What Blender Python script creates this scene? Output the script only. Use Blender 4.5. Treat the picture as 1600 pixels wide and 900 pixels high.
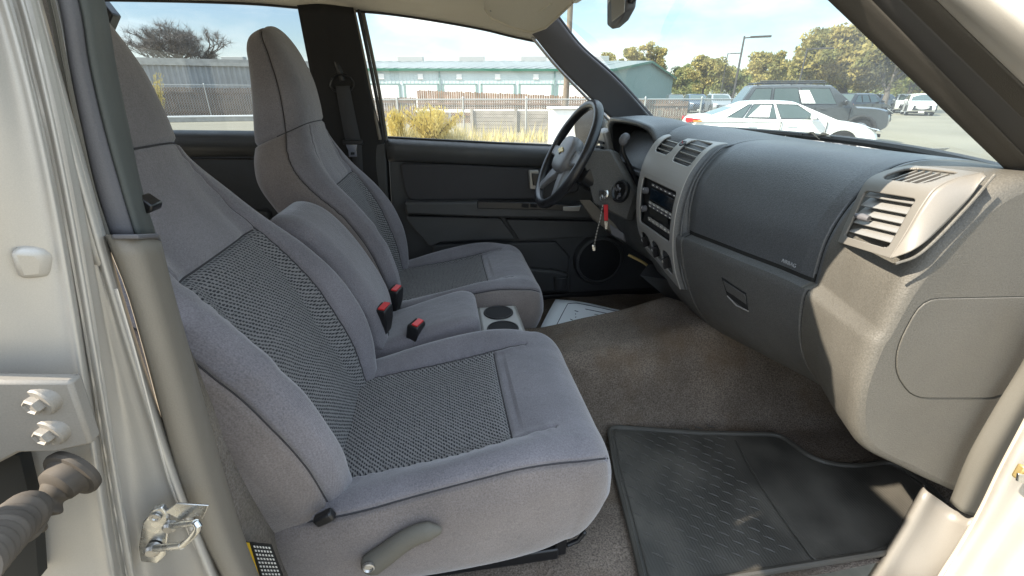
import bpy, bmesh, math, random
import numpy as np
from mathutils import Vector, Matrix
from mathutils.bvhtree import BVHTree

random.seed(7)
for _o in list(bpy.data.objects): bpy.data.objects.remove(_o)
SC = bpy.context.scene
COL = SC.collection

# ------------------------------------------------------------------ camera
F_PX = 700.0; PITCH = math.radians(23.2); YAW = math.radians(8.7)
CAM = Vector((0.0, -1.17, 1.48))
FW = Vector((math.sin(YAW)*math.cos(PITCH), math.cos(YAW)*math.cos(PITCH), -math.sin(PITCH)))
RT = Vector((math.cos(YAW), -math.sin(YAW), 0.0))
UP = RT.cross(FW)
cam = bpy.data.cameras.new('camera'); camo = bpy.data.objects.new('camera', cam); COL.objects.link(camo)
camo.matrix_world = Matrix(((RT.x, UP.x, -FW.x, CAM.x), (RT.y, UP.y, -FW.y, CAM.y), (RT.z, UP.z, -FW.z, CAM.z), (0, 0, 0, 1)))
cam.sensor_width = 36.0; cam.lens = 36.0*F_PX/1600.0; cam.clip_start = 0.02; cam.clip_end = 3000
SC.camera = camo

# ------------------------------------------------------------------ world, sun, exposure
SUN_DIR = Vector((-0.70, -0.175, 0.63)).normalized()      # towards the sun
ELEV = math.asin(SUN_DIR.z)
w = bpy.data.worlds.new('World'); SC.world = w; w.use_nodes = True
nt = w.node_tree; nt.nodes.clear()
out = nt.nodes.new('ShaderNodeOutputWorld'); bg = nt.nodes.new('ShaderNodeBackground')
sky = nt.nodes.new('ShaderNodeTexSky'); sky.sky_type = 'NISHITA'; sky.sun_disc = False
sky.sun_elevation = ELEV; sky.sun_rotation = math.atan2(SUN_DIR.x, SUN_DIR.y)
sky.air_density = 1.0; sky.dust_density = 1.2; sky.ozone_density = 1.0
tc = nt.nodes.new('ShaderNodeTexCoord'); mp = nt.nodes.new('ShaderNodeMapping'); mp.inputs['Scale'].default_value = (1, 1, 3.2)
nz = nt.nodes.new('ShaderNodeTexNoise'); nz.inputs['Scale'].default_value = 3.3; nz.inputs['Detail'].default_value = 7; nz.inputs['Roughness'].default_value = .55
cr = nt.nodes.new('ShaderNodeValToRGB'); cr.color_ramp.elements[0].position = .44; cr.color_ramp.elements[1].position = .72
mx = nt.nodes.new('ShaderNodeMix'); mx.data_type = 'RGBA'; mx.inputs['B'].default_value = (6.4, 6.5, 6.5, 1)
nt.links.new(tc.outputs['Generated'], mp.inputs[0]); nt.links.new(mp.outputs[0], nz.inputs['Vector'])
nt.links.new(nz.outputs[0], cr.inputs[0]); nt.links.new(cr.outputs[0], mx.inputs['Factor'])
sx = nt.nodes.new('ShaderNodeSeparateXYZ'); nt.links.new(tc.outputs['Generated'], sx.inputs[0])     # bright pale blue added high in the sky, out of view, for fill light
vr = nt.nodes.new('ShaderNodeMapRange'); vr.interpolation_type = 'SMOOTHSTEP'; vr.inputs[1].default_value = .20; vr.inputs[2].default_value = .62; vr.inputs[4].default_value = .8; nt.links.new(sx.outputs[2], vr.inputs[0])
mv = nt.nodes.new('ShaderNodeMix'); mv.data_type = 'RGBA'; mv.inputs['B'].default_value = (7.6, 9.2, 11.4, 1)
nt.links.new(vr.outputs[0], mv.inputs['Factor']); nt.links.new(sky.outputs[0], mv.inputs['A']); nt.links.new(mv.outputs['Result'], mx.inputs['A']); nt.links.new(mx.outputs['Result'], bg.inputs[0])
nt.links.new(bg.outputs[0], out.inputs[0]); bg.inputs[1].default_value = 0.085
sl = bpy.data.lights.new('sun', 'SUN'); sl.energy = 3.5; sl.angle = math.radians(.53); sl.color = (1, .90, .76)
so = bpy.data.objects.new('sun', sl); COL.objects.link(so); so.rotation_euler = (-SUN_DIR).to_track_quat('-Z', 'Y').to_euler()
SC.view_settings.view_transform = 'Standard'; SC.view_settings.look = 'None'; SC.view_settings.gamma = 1
SC.view_settings.use_curve_mapping = False
SC.view_settings.exposure = 1.85
cy = SC.cycles; cy.max_bounces = 10; cy.diffuse_bounces = 6; cy.glossy_bounces = 4; cy.transparent_max_bounces = 24
cy.transmission_bounces = 6
cy.caustics_reflective = False; cy.caustics_refractive = False; cy.use_denoising = True
cy.sample_clamp_indirect = 6.0

# ------------------------------------------------------------------ tracing helpers: a sight line met with a real plane
def ray(px, py): return (FW*F_PX + RT*(px-800) + UP*(450-py)).normalized()
def PY(px, py, y): d = ray(px, py); return CAM + d*((y-CAM.y)/d.y)
def PX(px, py, x): d = ray(px, py); return CAM + d*((x-CAM.x)/d.x)
def PZ(px, py, z): d = ray(px, py); return CAM + d*((z-CAM.z)/d.z)
def proj(p): q = Vector(p)-CAM; return 800+F_PX*q.dot(RT)/q.dot(FW), 450-F_PX*q.dot(UP)/q.dot(FW)
def bearing(px, D):
    """point on the ground plan at distance D along the direction of picture column px at the horizon"""
    d = ray(px, 152); h = Vector((d.x, d.y, 0)).normalized(); return Vector((CAM.x+h.x*D, CAM.y+h.y*D, 0))

# ------------------------------------------------------------------ materials
MATS = {}
def newmat(name):
    m = bpy.data.materials.new(name); m.use_nodes = True; n = m.node_tree.nodes; n.clear()
    o = n.new('ShaderNodeOutputMaterial'); b = n.new('ShaderNodeBsdfPrincipled'); m.node_tree.links.new(b.outputs[0], o.inputs[0])
    MATS[name] = m; return m, n, m.node_tree.links, b
def mat(name, col, rough=.5, metal=0, spec=.5, grain=0, gscale=900, bump=0, bscale=700, var=0, vscale=6, coat=0, wear=None):
    """grain = fine colour speckle, bump = fine leather or cast texture, var = broad unevenness"""
    m, n, L, b = newmat(name)
    b.inputs['Roughness'].default_value = rough; b.inputs['Metallic'].default_value = metal
    b.inputs['Specular IOR Level'].default_value = spec; b.inputs['Coat Weight'].default_value = coat; b.inputs['Coat Roughness'].default_value = .08
    c = (*col, 1); b.inputs['Base Color'].default_value = c
    t = n.new('ShaderNodeTexCoord'); src = None
    if var or grain:
        prev = None
        for amt, sc_, det in ((var, vscale, 5), (grain, gscale, 2)):
            if not amt: continue
            z = n.new('ShaderNodeTexNoise'); z.inputs['Scale'].default_value = sc_; z.inputs['Detail'].default_value = det
            L.new(t.outputs['Object'], z.inputs['Vector'])
            r = n.new('ShaderNodeMapRange'); r.inputs[1].default_value = .3; r.inputs[2].default_value = .7
            r.inputs[3].default_value = 1-amt; r.inputs[4].default_value = 1+amt; L.new(z.outputs[0], r.inputs[0])
            mu = n.new('ShaderNodeVectorMath'); mu.operation = 'SCALE'
            if prev is None: mu.inputs[0].default_value = col
            else: L.new(prev, mu.inputs[0])
            L.new(r.outputs[0], mu.inputs['Scale']); prev = mu.outputs[0]
        L.new(prev, b.inputs['Base Color'])
    if var:
        z = n.new('ShaderNodeTexNoise'); z.inputs['Scale'].default_value = vscale*2.3; z.inputs['Detail'].default_value = 6
        L.new(t.outputs['Object'], z.inputs['Vector'])
        r = n.new('ShaderNodeMapRange'); r.inputs[1].default_value = .3; r.inputs[2].default_value = .7
        r.inputs[3].default_value = max(.02, rough-.08); r.inputs[4].default_value = min(1, rough+.1); L.new(z.outputs[0], r.inputs[0]); L.new(r.outputs[0], b.inputs['Roughness'])
    if bump:
        z = n.new('ShaderNodeTexNoise'); z.inputs['Scale'].default_value = bscale; z.inputs['Detail'].default_value = 3
        L.new(t.outputs['Object'], z.inputs['Vector'])
        bp = n.new('ShaderNodeBump'); bp.inputs['Strength'].default_value = bump; bp.inputs['Distance'].default_value = .002
        L.new(z.outputs[0], bp.inputs['Height']); L.new(bp.outputs[0], b.inputs['Normal'])
    return m
def math_node(n, L, op, a, b_=None):
    q = n.new('ShaderNodeMath'); q.operation = op
    for i, v in enumerate((a, b_)):
        if v is None: continue
        if isinstance(v, (int, float)): q.inputs[i].default_value = v
        else: L.new(v, q.inputs[i])
    return q.outputs[0]
def weave_mat(name, dark, light, pu=.0102, pv=.0049):
    """knit of staggered zigzag stitches, laid out on the panel's own UV in metres"""
    m, n, L, b = newmat(name); b.inputs['Roughness'].default_value = .95; b.inputs['Specular IOR Level'].default_value = .15
    uv = n.new('ShaderNodeUVMap'); s = n.new('ShaderNodeSeparateXYZ')
    wz = n.new('ShaderNodeTexNoise'); wz.inputs['Scale'].default_value = 40; L.new(uv.outputs[0], wz.inputs['Vector'])
    L.new(uv.outputs[0], s.inputs[0])
    wv = n.new('ShaderNodeTexNoise'); wv.inputs['Scale'].default_value = 170; L.new(uv.outputs[0], wv.inputs['Vector'])
    v = math_node(n, L, 'ADD', math_node(n, L, 'DIVIDE', s.outputs[1], pv), math_node(n, L, 'MULTIPLY', wz.outputs[0], .8))
    row = math_node(n, L, 'FLOOR', v); fv = math_node(n, L, 'FRACT', v)
    u = math_node(n, L, 'ADD', math_node(n, L, 'DIVIDE', s.outputs[0], pu), math_node(n, L, 'ADD', math_node(n, L, 'MULTIPLY', row, .5), math_node(n, L, 'MULTIPLY', fv, .42)))
    u = math_node(n, L, 'ADD', u, math_node(n, L, 'MULTIPLY', wv.outputs[0], .7))
    du = math_node(n, L, 'PINGPONG', u, .5); dv = math_node(n, L, 'ABSOLUTE', math_node(n, L, 'SUBTRACT', fv, .5))
    r1 = n.new('ShaderNodeMapRange'); r1.inputs[1].default_value = .16; r1.inputs[2].default_value = .34; L.new(du, r1.inputs[0])
    r3 = n.new('ShaderNodeMapRange'); r3.inputs[1].default_value = .26; r3.inputs[2].default_value = .46; L.new(dv, r3.inputs[0])
    st = math_node(n, L, 'MAXIMUM', r1.outputs[0], r3.outputs[0])
    r = n.new('ShaderNodeMapRange'); r.inputs[1].default_value = .1; r.inputs[2].default_value = .9; L.new(math_node(n, L, 'MULTIPLY', st, math_node(n, L, 'ADD', math_node(n, L, 'MULTIPLY', wv.outputs[0], .9), .55)), r.inputs[0])
    mixn = n.new('ShaderNodeMix'); mixn.data_type = 'RGBA'; mixn.inputs['A'].default_value = (*dark, 1); mixn.inputs['B'].default_value = (*light, 1)
    L.new(r.outputs[0], mixn.inputs['Factor']); L.new(mixn.outputs['Result'], b.inputs['Base Color'])
    bp = n.new('ShaderNodeBump'); bp.inputs['Strength'].default_value = .7; bp.inputs['Distance'].default_value = .0015
    L.new(r.outputs[0], bp.inputs['Height']); L.new(bp.outputs[0], b.inputs['Normal'])
    b.inputs['Sheen Weight'].default_value = .1
    return m
def fabric_mat(name, col, rib=.0024):
    m, n, L, b = newmat(name); b.inputs['Roughness'].default_value = .9; b.inputs['Specular IOR Level'].default_value = .2
    b.inputs['Sheen Weight'].default_value = .5; b.inputs['Sheen Roughness'].default_value = .45
    t = n.new('ShaderNodeTexCoord')
    z = n.new('ShaderNodeTexNoise'); z.inputs['Scale'].default_value = 9; z.inputs['Detail'].default_value = 6; L.new(t.outputs['Object'], z.inputs['Vector'])
    r = n.new('ShaderNodeMapRange'); r.inputs[1].default_value = .3; r.inputs[2].default_value = .7; r.inputs[3].default_value = .88; r.inputs[4].default_value = 1.1; L.new(z.outputs[0], r.inputs[0])
    z2 = n.new('ShaderNodeTexNoise'); z2.inputs['Scale'].default_value = 420; L.new(t.outputs['Object'], z2.inputs['Vector'])
    r2 = n.new('ShaderNodeMapRange'); r2.inputs[1].default_value = .3; r2.inputs[2].default_value = .7; r2.inputs[3].default_value = .78; r2.inputs[4].default_value = 1.2; L.new(z2.outputs[0], r2.inputs[0])
    mu = n.new('ShaderNodeVectorMath'); mu.operation = 'SCALE'; mu.inputs[0].default_value = col; L.new(r.outputs[0], mu.inputs['Scale'])
    mu2 = n.new('ShaderNodeVectorMath'); mu2.operation = 'SCALE'; L.new(mu.outputs[0], mu2.inputs[0]); L.new(r2.outputs[0], mu2.inputs['Scale'])
    L.new(mu2.outputs[0], b.inputs['Base Color'])
    uv = n.new('ShaderNodeUVMap'); s = n.new('ShaderNodeSeparateXYZ'); L.new(uv.outputs[0], s.inputs[0])
    rb = math_node(n, L, 'SINE', math_node(n, L, 'MULTIPLY', s.outputs[0], 2*math.pi/rib))
    hh = math_node(n, L, 'ADD', math_node(n, L, 'MULTIPLY', rb, .3), z2.outputs[0])
    bp = n.new('ShaderNodeBump'); bp.inputs['Strength'].default_value = .28; bp.inputs['Distance'].default_value = .0012
    L.new(hh, bp.inputs['Height'])
    zc = n.new('ShaderNodeTexNoise'); zc.inputs['Scale'].default_value = 14; zc.inputs['Detail'].default_value = 3; L.new(t.outputs['Object'], zc.inputs['Vector'])
    bp2 = n.new('ShaderNodeBump'); bp2.inputs['Strength'].default_value = .45; bp2.inputs['Distance'].default_value = .009
    L.new(zc.outputs[0], bp2.inputs['Height']); L.new(bp.outputs[0], bp2.inputs['Normal']); L.new(bp2.outputs[0], b.inputs['Normal'])
    return m
def carpet_mat(name, c1, c2, stain):
    m, n, L, b = newmat(name); b.inputs['Roughness'].default_value = 1; b.inputs['Specular IOR Level'].default_value = .05
    t = n.new('ShaderNodeTexCoord')
    z = n.new('ShaderNodeTexNoise'); z.inputs['Scale'].default_value = 300; z.inputs['Detail'].default_value = 4; L.new(t.outputs['Object'], z.inputs['Vector'])
    mx = n.new('ShaderNodeMix'); mx.data_type = 'RGBA'; mx.inputs['A'].default_value = (*c1, 1); mx.inputs['B'].default_value = (*c2, 1)
    r = n.new('ShaderNodeMapRange'); r.inputs[1].default_value = .3; r.inputs[2].default_value = .7; L.new(z.outputs[0], r.inputs[0]); L.new(r.outputs[0], mx.inputs['Factor'])
    z2 = n.new('ShaderNodeTexNoise'); z2.inputs['Scale'].default_value = 7; z2.inputs['Detail'].default_value = 8; L.new(t.outputs['Object'], z2.inputs['Vector'])
    r2 = n.new('ShaderNodeMapRange'); r2.inputs[1].default_value = .5; r2.inputs[2].default_value = .72; r2.inputs[4].default_value = .75; L.new(z2.outputs[0], r2.inputs[0])
    mx2 = n.new('ShaderNodeMix'); mx2.data_type = 'RGBA'; mx2.inputs['B'].default_value = (*stain, 1); L.new(mx.outputs['Result'], mx2.inputs['A']); L.new(r2.outputs[0], mx2.inputs['Factor'])
    z4 = n.new('ShaderNodeTexNoise'); z4.inputs['Scale'].default_value = 4.5; z4.inputs['Detail'].default_value = 4; z4.noise_dimensions = '4D'; z4.inputs['W'].default_value = 3; L.new(t.outputs['Object'], z4.inputs['Vector'])
    r4 = n.new('ShaderNodeMapRange'); r4.inputs[1].default_value = .35; r4.inputs[2].default_value = .68; r4.inputs[3].default_value = .78; r4.inputs[4].default_value = 1.35; L.new(z4.outputs[0], r4.inputs[0])
    sc4 = n.new('ShaderNodeVectorMath'); sc4.operation = 'SCALE'; L.new(mx2.outputs['Result'], sc4.inputs[0]); L.new(r4.outputs[0], sc4.inputs['Scale']); L.new(sc4.outputs[0], b.inputs['Base Color'])
    bp = n.new('ShaderNodeBump'); bp.inputs['Strength'].default_value = .9; bp.inputs['Distance'].default_value = .003; L.new(z.outputs[0], bp.inputs['Height']); L.new(bp.outputs[0], b.inputs['Normal'])
    return m
def glass_mat(name, tint, spec=1.0, haze=0):
    m = bpy.data.materials.new(name); m.use_nodes = True; n = m.node_tree.nodes; n.clear(); L = m.node_tree.links
    o = n.new('ShaderNodeOutputMaterial'); tr = n.new('ShaderNodeBsdfTransparent'); gl = n.new('ShaderNodeBsdfGlossy'); mxs = n.new('ShaderNodeMixShader'); fr = n.new('ShaderNodeFresnel')
    tr.inputs[0].default_value = (*tint, 1); gl.inputs['Roughness'].default_value = .02; gl.inputs[0].default_value = (spec, spec, spec, 1); ge = n.new('ShaderNodeNewGeometry'); mr = n.new('ShaderNodeMapRange'); mr.inputs[3].default_value = 1.45; mr.inputs[4].default_value = 1/1.45
    L.new(ge.outputs['Backfacing'], mr.inputs[0]); L.new(mr.outputs[0], fr.inputs[0])   # one pane: the same mirror strength from both sides
    L.new(fr.outputs[0], mxs.inputs[0]); L.new(tr.outputs[0], mxs.inputs[1]); L.new(gl.outputs[0], mxs.inputs[2])
    if haze:                                             # translucent film added to haze the view like glare on the pane
        tl = n.new('ShaderNodeBsdfTranslucent'); tl.inputs[0].default_value = (.85, .83, .78, 1); md = n.new('ShaderNodeMixShader')
        zt = n.new('ShaderNodeTexNoise'); zt.inputs['Scale'].default_value = 5; zt.inputs['Detail'].default_value = 6; to = n.new('ShaderNodeTexCoord'); L.new(to.outputs['Object'], zt.inputs['Vector'])
        mr2 = n.new('ShaderNodeMapRange'); mr2.inputs[1].default_value = .3; mr2.inputs[2].default_value = .7; mr2.inputs[3].default_value = haze*.6; mr2.inputs[4].default_value = haze*1.4; L.new(zt.outputs[0], mr2.inputs[0])
        L.new(mr2.outputs[0], md.inputs[0]); L.new(mxs.outputs[0], md.inputs[1]); L.new(tl.outputs[0], md.inputs[2]); L.new(md.outputs[0], o.inputs[0])
    else: L.new(mxs.outputs[0], o.inputs[0])
    MATS[name] = m; return m

M = MATS
fabric_mat('seat_cloth', (.178, .168, .180))
fabric_mat('seat_cloth_side', (.182, .158, .147))  # side cloth, warmed to stand in for light bounced off the ground
weave_mat('seat_weave', (.030, .031, .035), (.22, .215, .212))
mat('dash_skin', (.082, .086, .090), .36, spec=.65, grain=.3, gscale=420, bump=.4, bscale=420, var=.03, vscale=2)
mat('dash_lower', (.094, .093, .089), .5, spec=.4, grain=.25, gscale=420, bump=.4, bscale=380, var=.08)
mat('dash_end', (.108, .101, .086), .55, spec=.4, grain=.2, gscale=460, bump=.45, bscale=430, var=.08)
mat('bezel', (.34, .33, .31), .4, metal=.25, spec=.5, grain=.05, gscale=900)
mat('bezel_tan', (.215, .20, .175), .45, metal=.1, grain=.04)
mat('door_trim', (.052, .053, .053), .5, spec=.45, grain=.1, bump=.25, bscale=500, var=.08)
mat('door_cloth', (.06, .058, .06), .9, spec=.2, grain=.12, bump=.3, bscale=600)
mat('black_plastic', (.012, .012, .013), .35, spec=.5, bump=.1)
mat('black_matte', (.008, .008, .009), .8)
mat('screen', (.006, .012, .02), .12)
mat('pillar_grey', (.12, .118, .125), .5, spec=.4, grain=.06, bump=.15, var=.05)
mat('pillar_green', (.085, .092, .085), .6, spec=.3, grain=.06, var=.06)
mat('pillar_olive', (.2, .176, .14), .5, spec=.4, grain=.05, bump=.12, var=.05)
mat('pillar_dark', (.022, .021, .021), .75, spec=.3, grain=.1, bump=.2)
mat('apillar_brown', (.07, .064, .055), .75, spec=.25, grain=.12, gscale=1200, bump=.25)
mat('apillar_dark', (.05, .048, .046), .65, spec=.35, grain=.05)
mat('rubber', (.035, .035, .033), .65, spec=.35, var=.15, vscale=9)
mat('seal', (.125, .117, .098), .7, spec=.3, grain=.06)
mat('paint_dull', (.28, .258, .225), .55, metal=.2, grain=.05, gscale=900, bump=.1)
mat('paint', (.50, .475, .43), .54, metal=.45, spec=.5, coat=.2, grain=.05, gscale=1500, var=.03, vscale=8)
mat('paint_edge', (.6, .57, .52), .35, metal=.35, coat=.5)
mat('seam_sealer', (.6, .52, .42), .5)
mat('zinc', (.62, .62, .6), .28, metal=1, var=.12, vscale=60)
mat('chrome', (.8, .8, .8), .12, metal=1)
mat('steel', (.45, .44, .42), .35, metal=.9, var=.1, vscale=40)
mat('thread', (.045, .042, .045), .9)
mat('red_button', (.62, .03, .03), .4)
mat('red_plastic', (.55, .02, .03), .35)
mat('headliner', (.66, .61, .51), .95, spec=.1, grain=.1, bump=.3, bscale=500)
mat('visor', (.70, .66, .55), .85, spec=.2, grain=.08, bump=.15)
carpet_mat('carpet', (.075, .062, .050), (.22, .182, .15), (.11, .078, .05))
carpet_mat('carpet_grey', (.1, .088, .075), (.19, .17, .15), (.15, .13, .1))
mat('mat_rubber', (.06, .056, .048), .46, spec=.4, grain=.1, gscale=500, var=.25, vscale=7)
def ribbed_mat(name, col, dusty):
    m, n, L, b = newmat(name); b.inputs['Specular IOR Level'].default_value = .4
    t = n.new('ShaderNodeTexCoord'); z = n.new('ShaderNodeTexNoise'); z.inputs['Scale'].default_value = 8; z.inputs['Detail'].default_value = 8; L.new(t.outputs['Object'], z.inputs['Vector'])
    r = n.new('ShaderNodeMapRange'); r.inputs[1].default_value = .42; r.inputs[2].default_value = .72; L.new(z.outputs[0], r.inputs[0])
    mx = n.new('ShaderNodeMix'); mx.data_type = 'RGBA'; mx.inputs['A'].default_value = (*col, 1); mx.inputs['B'].default_value = (*dusty, 1); L.new(r.outputs[0], mx.inputs['Factor']); L.new(mx.outputs['Result'], b.inputs['Base Color'])
    r2 = n.new('ShaderNodeMapRange'); r2.inputs[3].default_value = .40; r2.inputs[4].default_value = .62; L.new(r.outputs[0], r2.inputs[0]); L.new(r2.outputs[0], b.inputs['Roughness'])
    w = n.new('ShaderNodeTexWave'); w.inputs['Scale'].default_value = 48; w.inputs['Distortion'].default_value = .6; L.new(t.outputs['Object'], w.inputs['Vector'])
    z2 = n.new('ShaderNodeTexNoise'); z2.inputs['Scale'].default_value = 600; L.new(t.outputs['Object'], z2.inputs['Vector'])
    h = math_node(n, L, 'ADD', w.outputs[1], math_node(n, L, 'MULTIPLY', z2.outputs[0], .6)); bp = n.new('ShaderNodeBump'); bp.inputs['Strength'].default_value = .35; bp.inputs['Distance'].default_value = .001
    L.new(h, bp.inputs['Height']); L.new(bp.outputs[0], b.inputs['Normal']); return m
ribbed_mat('mat_ribbed', (.050, .047, .041), (.10, .092, .078))
mat('webbing', (.045, .045, .047), .8, bump=.3, bscale=900)
mat('paper', (.72, .76, .78), .8, spec=.2)
mat('ink', (.03, .035, .06), .8)
mat('leather', (.016, .016, .018), .3, spec=.55, bump=.2, bscale=380)
mat('wheel_grey', (.2, .2, .205), .4, metal=.1)
mat('label_black', (.015, .015, .015), .5)
mat('label_yellow', (.75, .48, .03), .5)
mat('label_white', (.8, .78, .72), .5)
mat('boot_rubber', (.085, .073, .06), .75, spec=.25, var=.35, vscale=30)
mat('dark_gap', (.012, .012, .01), .8)
mat('gold', (.55, .42, .18), .4, metal=.6)
mat('print_grey', (.32, .33, .34), .5)
glass_mat('glass_windshield', (.72, .80, .78), haze=.04)
glass_mat('glass_clear', (.86, .89, .88), haze=.02)
glass_mat('glass_privacy', (.50, .55, .57), haze=.02)
glass_mat('glass_car', (.25, .3, .3))

# ------------------------------------------------------------------ objects
def link(name, me, m=None, parent=None, loc=None):
    o = bpy.data.objects.new(name, me); COL.objects.link(o)
    if m is not None and me is not None: me.materials.append(M[m] if isinstance(m, str) else m)
    if parent is not None: o.parent = parent
    if loc is not None: o.location = loc
    return o
def tag(o, label=None, cat=None, group=None, kind=None):
    if label: o['label'] = label
    if cat: o['category'] = cat
    if group: o['group'] = group
    if kind: o['kind'] = kind
    return o
def thing(name, label, cat, loc=(0, 0, 0), group=None, rz=0):
    o = bpy.data.objects.new(name, None); COL.objects.link(o); o.location = loc; o.rotation_euler = (0, 0, rz); o.empty_display_size = .05
    return tag(o, label, cat, group)
def world_off(parent):
    """offset to take from world coordinates so that children of a placed (unrotated) thing sit right"""
    off = Vector((0, 0, 0)); p = parent
    while p is not None: off += p.location; p = p.parent
    return off
def mesh(name, V, Fc, m, parent=None, smooth=True, uv=None, fix=True, sharp=None, bev=0, sub=0, solid=0, soff=-1):
    off = world_off(parent) if parent is not None else Vector((0, 0, 0))
    me = bpy.data.meshes.new(name)
    me.from_pydata([tuple(Vector(v)-off) for v in V], [], [tuple(f) for f in Fc]); me.update()
    if uv is not None:
        lay = me.uv_layers.new(name='UVMap')
        for lp in me.loops: lay.data[lp.index].uv = uv[lp.vertex_index]
    if fix:
        b = bmesh.new(); b.from_mesh(me); bmesh.ops.recalc_face_normals(b, faces=b.faces)
        b.to_mesh(me); b.free()
    if smooth:
        me.shade_smooth()
        if sharp:
            try: me.set_sharp_from_angle(angle=math.radians(sharp))
            except Exception: pass
    o = link(name, me, m, parent)
    if solid:
        s = o.modifiers.new('s', 'SOLIDIFY'); s.thickness = solid; s.offset = soff; s.use_even_offset = False
    if bev:
        q = o.modifiers.new('b', 'BEVEL'); q.width = bev; q.segments = 2; q.limit_method = 'ANGLE'; q.angle_limit = math.radians(40)
    if sub:
        q = o.modifiers.new('u', 'SUBSURF'); q.levels = sub; q.render_levels = sub
    return o
class MB:
    """collects shapes for ONE mesh"""
    def __init__(s): s.v = []; s.f = []
    def add(s, V, Fc):
        k = len(s.v); s.v += [Vector(p) for p in V]; s.f += [tuple(i+k for i in f) for f in Fc]; return s
    def box(s, c, size, R=None):
        c = Vector(c); h = Vector(size)*.5; V = []
        for x in (-1, 1):
            for y in (-1, 1):
                for z in (-1, 1):
                    p = Vector((x*h.x, y*h.y, z*h.z)); V.append(c+(R @ p if R is not None else p))
        return s.add(V, [(0, 1, 3, 2), (4, 6, 7, 5), (0, 4, 5, 1), (2, 3, 7, 6), (0, 2, 6, 4), (1, 5, 7, 3)])
    def prism(s, poly, d):
        """polygon of 3-D points pushed by vector d"""
        d = Vector(d); n = len(poly); V = [Vector(p) for p in poly]+[Vector(p)+d for p in poly]
        return s.add(V, [tuple(range(n))[::-1], tuple(range(n, 2*n))]+[(i, (i+1) % n, n+(i+1) % n, n+i) for i in range(n)])
    def tube(s, pts, r, n=10, cap=True, closed=False):
        pts = [Vector(p) for p in pts]; N = len(pts); V = []; Fc = []
        rr = r if hasattr(r, '__len__') else [r]*N
        up = None
        for i, p in enumerate(pts):
            if closed: t = pts[(i+1) % N]-pts[i-1]
            else: t = pts[min(i+1, N-1)]-pts[max(i-1, 0)]
            t.normalize()
            if up is None:
                up = Vector((0, 0, 1)) if abs(t.z) < .9 else Vector((1, 0, 0))
            a = (up-t*up.dot(t)).normalized(); up = a; b_ = t.cross(a)
            for k in range(n):
                g = 2*math.pi*k/n; V.append(p+(a*math.cos(g)+b_*math.sin(g))*rr[i])
        for i in range(N if closed else N-1):
            for k in range(n):
                i2 = (i+1) % N; Fc.append((i*n+k, i*n+(k+1) % n, i2*n+(k+1) % n, i2*n+k))
        if cap and not closed: Fc += [tuple(range(n))[::-1], tuple(range((N-1)*n, N*n))]
        return s.add(V, Fc)
    def lathe(s, base, axis, prof, n=24):
        """prof: list of (distance along axis, radius)"""
        axis = Vector(axis).normalized(); base = Vector(base)
        return s.tube([base+axis*h for h, r in prof], [max(r, 1e-5) for h, r in prof], n) if False else s._lathe(base, axis, prof, n)
    def _lathe(s, base, axis, prof, n=24):
        axis = Vector(axis).normalized(); base = Vector(base)
        a = axis.orthogonal().normalized(); b_ = axis.cross(a); V = []; Fc = []
        for h, r in prof:
            for k in range(n):
                g = 2*math.pi*k/n; V.append(base+axis*h+(a*math.cos(g)+b_*math.sin(g))*max(r, 1e-5))
        for i in range(len(prof)-1):
            for k in range(n): Fc.append((i*n+k, i*n+(k+1) % n, (i+1)*n+(k+1) % n, (i+1)*n+k))
        Fc += [tuple(range(n))[::-1], tuple(range((len(prof)-1)*n, len(prof)*n))]
        return s.add(V, Fc)
    def build(s, name, m, parent=None, smooth=True, sharp=35, **k): return mesh(name, s.v, s.f, m, parent, smooth=smooth, sharp=sharp, **k)

def crom(P, n):
    """n points spread by length along a smooth curve through P"""
    P = [np.array(p, float) for p in P]; Q = [2*P[0]-P[1]]+P+[2*P[-1]-P[-2]]; out = []
    for i in range(len(P)-1):
        p0, p1, p2, p3 = Q[i:i+4]
        d = [max(1e-6, np.linalg.norm(b-a))**.5 for a, b in ((p0, p1), (p1, p2), (p2, p3))]
        t0 = 0; t1 = d[0]; t2 = t1+d[1]; t3 = t2+d[2]
        for t in np.linspace(t1, t2, 24, endpoint=False):
            A1 = (t1-t)/(t1-t0)*p0+(t-t0)/(t1-t0)*p1; A2 = (t2-t)/(t2-t1)*p1+(t-t1)/(t2-t1)*p2; A3 = (t3-t)/(t3-t2)*p2+(t-t2)/(t3-t2)*p3
            B1 = (t2-t)/(t2-t0)*A1+(t-t0)/(t2-t0)*A2; B2 = (t3-t)/(t3-t1)*A2+(t-t1)/(t3-t1)*A3
            out.append((t2-t)/(t2-t1)*B1+(t-t1)/(t2-t1)*B2)
    out.append(P[-1]); out = np.array(out)
    L_ = np.concatenate([[0], np.cumsum(np.linalg.norm(np.diff(out, axis=0), axis=1))]); s_ = np.linspace(0, L_[-1], n)
    return np.stack([np.interp(s_, L_, out[:, k]) for k in range(out.shape[1])], 1)
def grid_faces(R, C, closed=False, mask=None):
    Fc = []
    for i in range(R-1):
        for j in range(C if closed else C-1):
            if mask is not None and not mask(i, j): continue
            Fc.append((i*C+j, i*C+(j+1) % C, (i+1)*C+(j+1) % C, (i+1)*C+j))
    return Fc
def sheet(name, lines, m, parent=None, n=40, cols=None, solid=.003, sub=3, **k):
    """surface through a row of 3-D lines (each smooth along itself and from one to the next)"""
    G = np.array([crom(l, n) for l in lines])                     # lines x n x 3
    if sub > 1 and len(lines) > 2:
        H = np.array([crom(list(G[:, j]), (len(lines)-1)*sub+1) for j in range(n)]).transpose(1, 0, 2)
    else: H = G
    R, C = H.shape[:2]
    return mesh(name, H.reshape(-1, 3), grid_faces(R, C), m, parent, solid=solid, **k)
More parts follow.
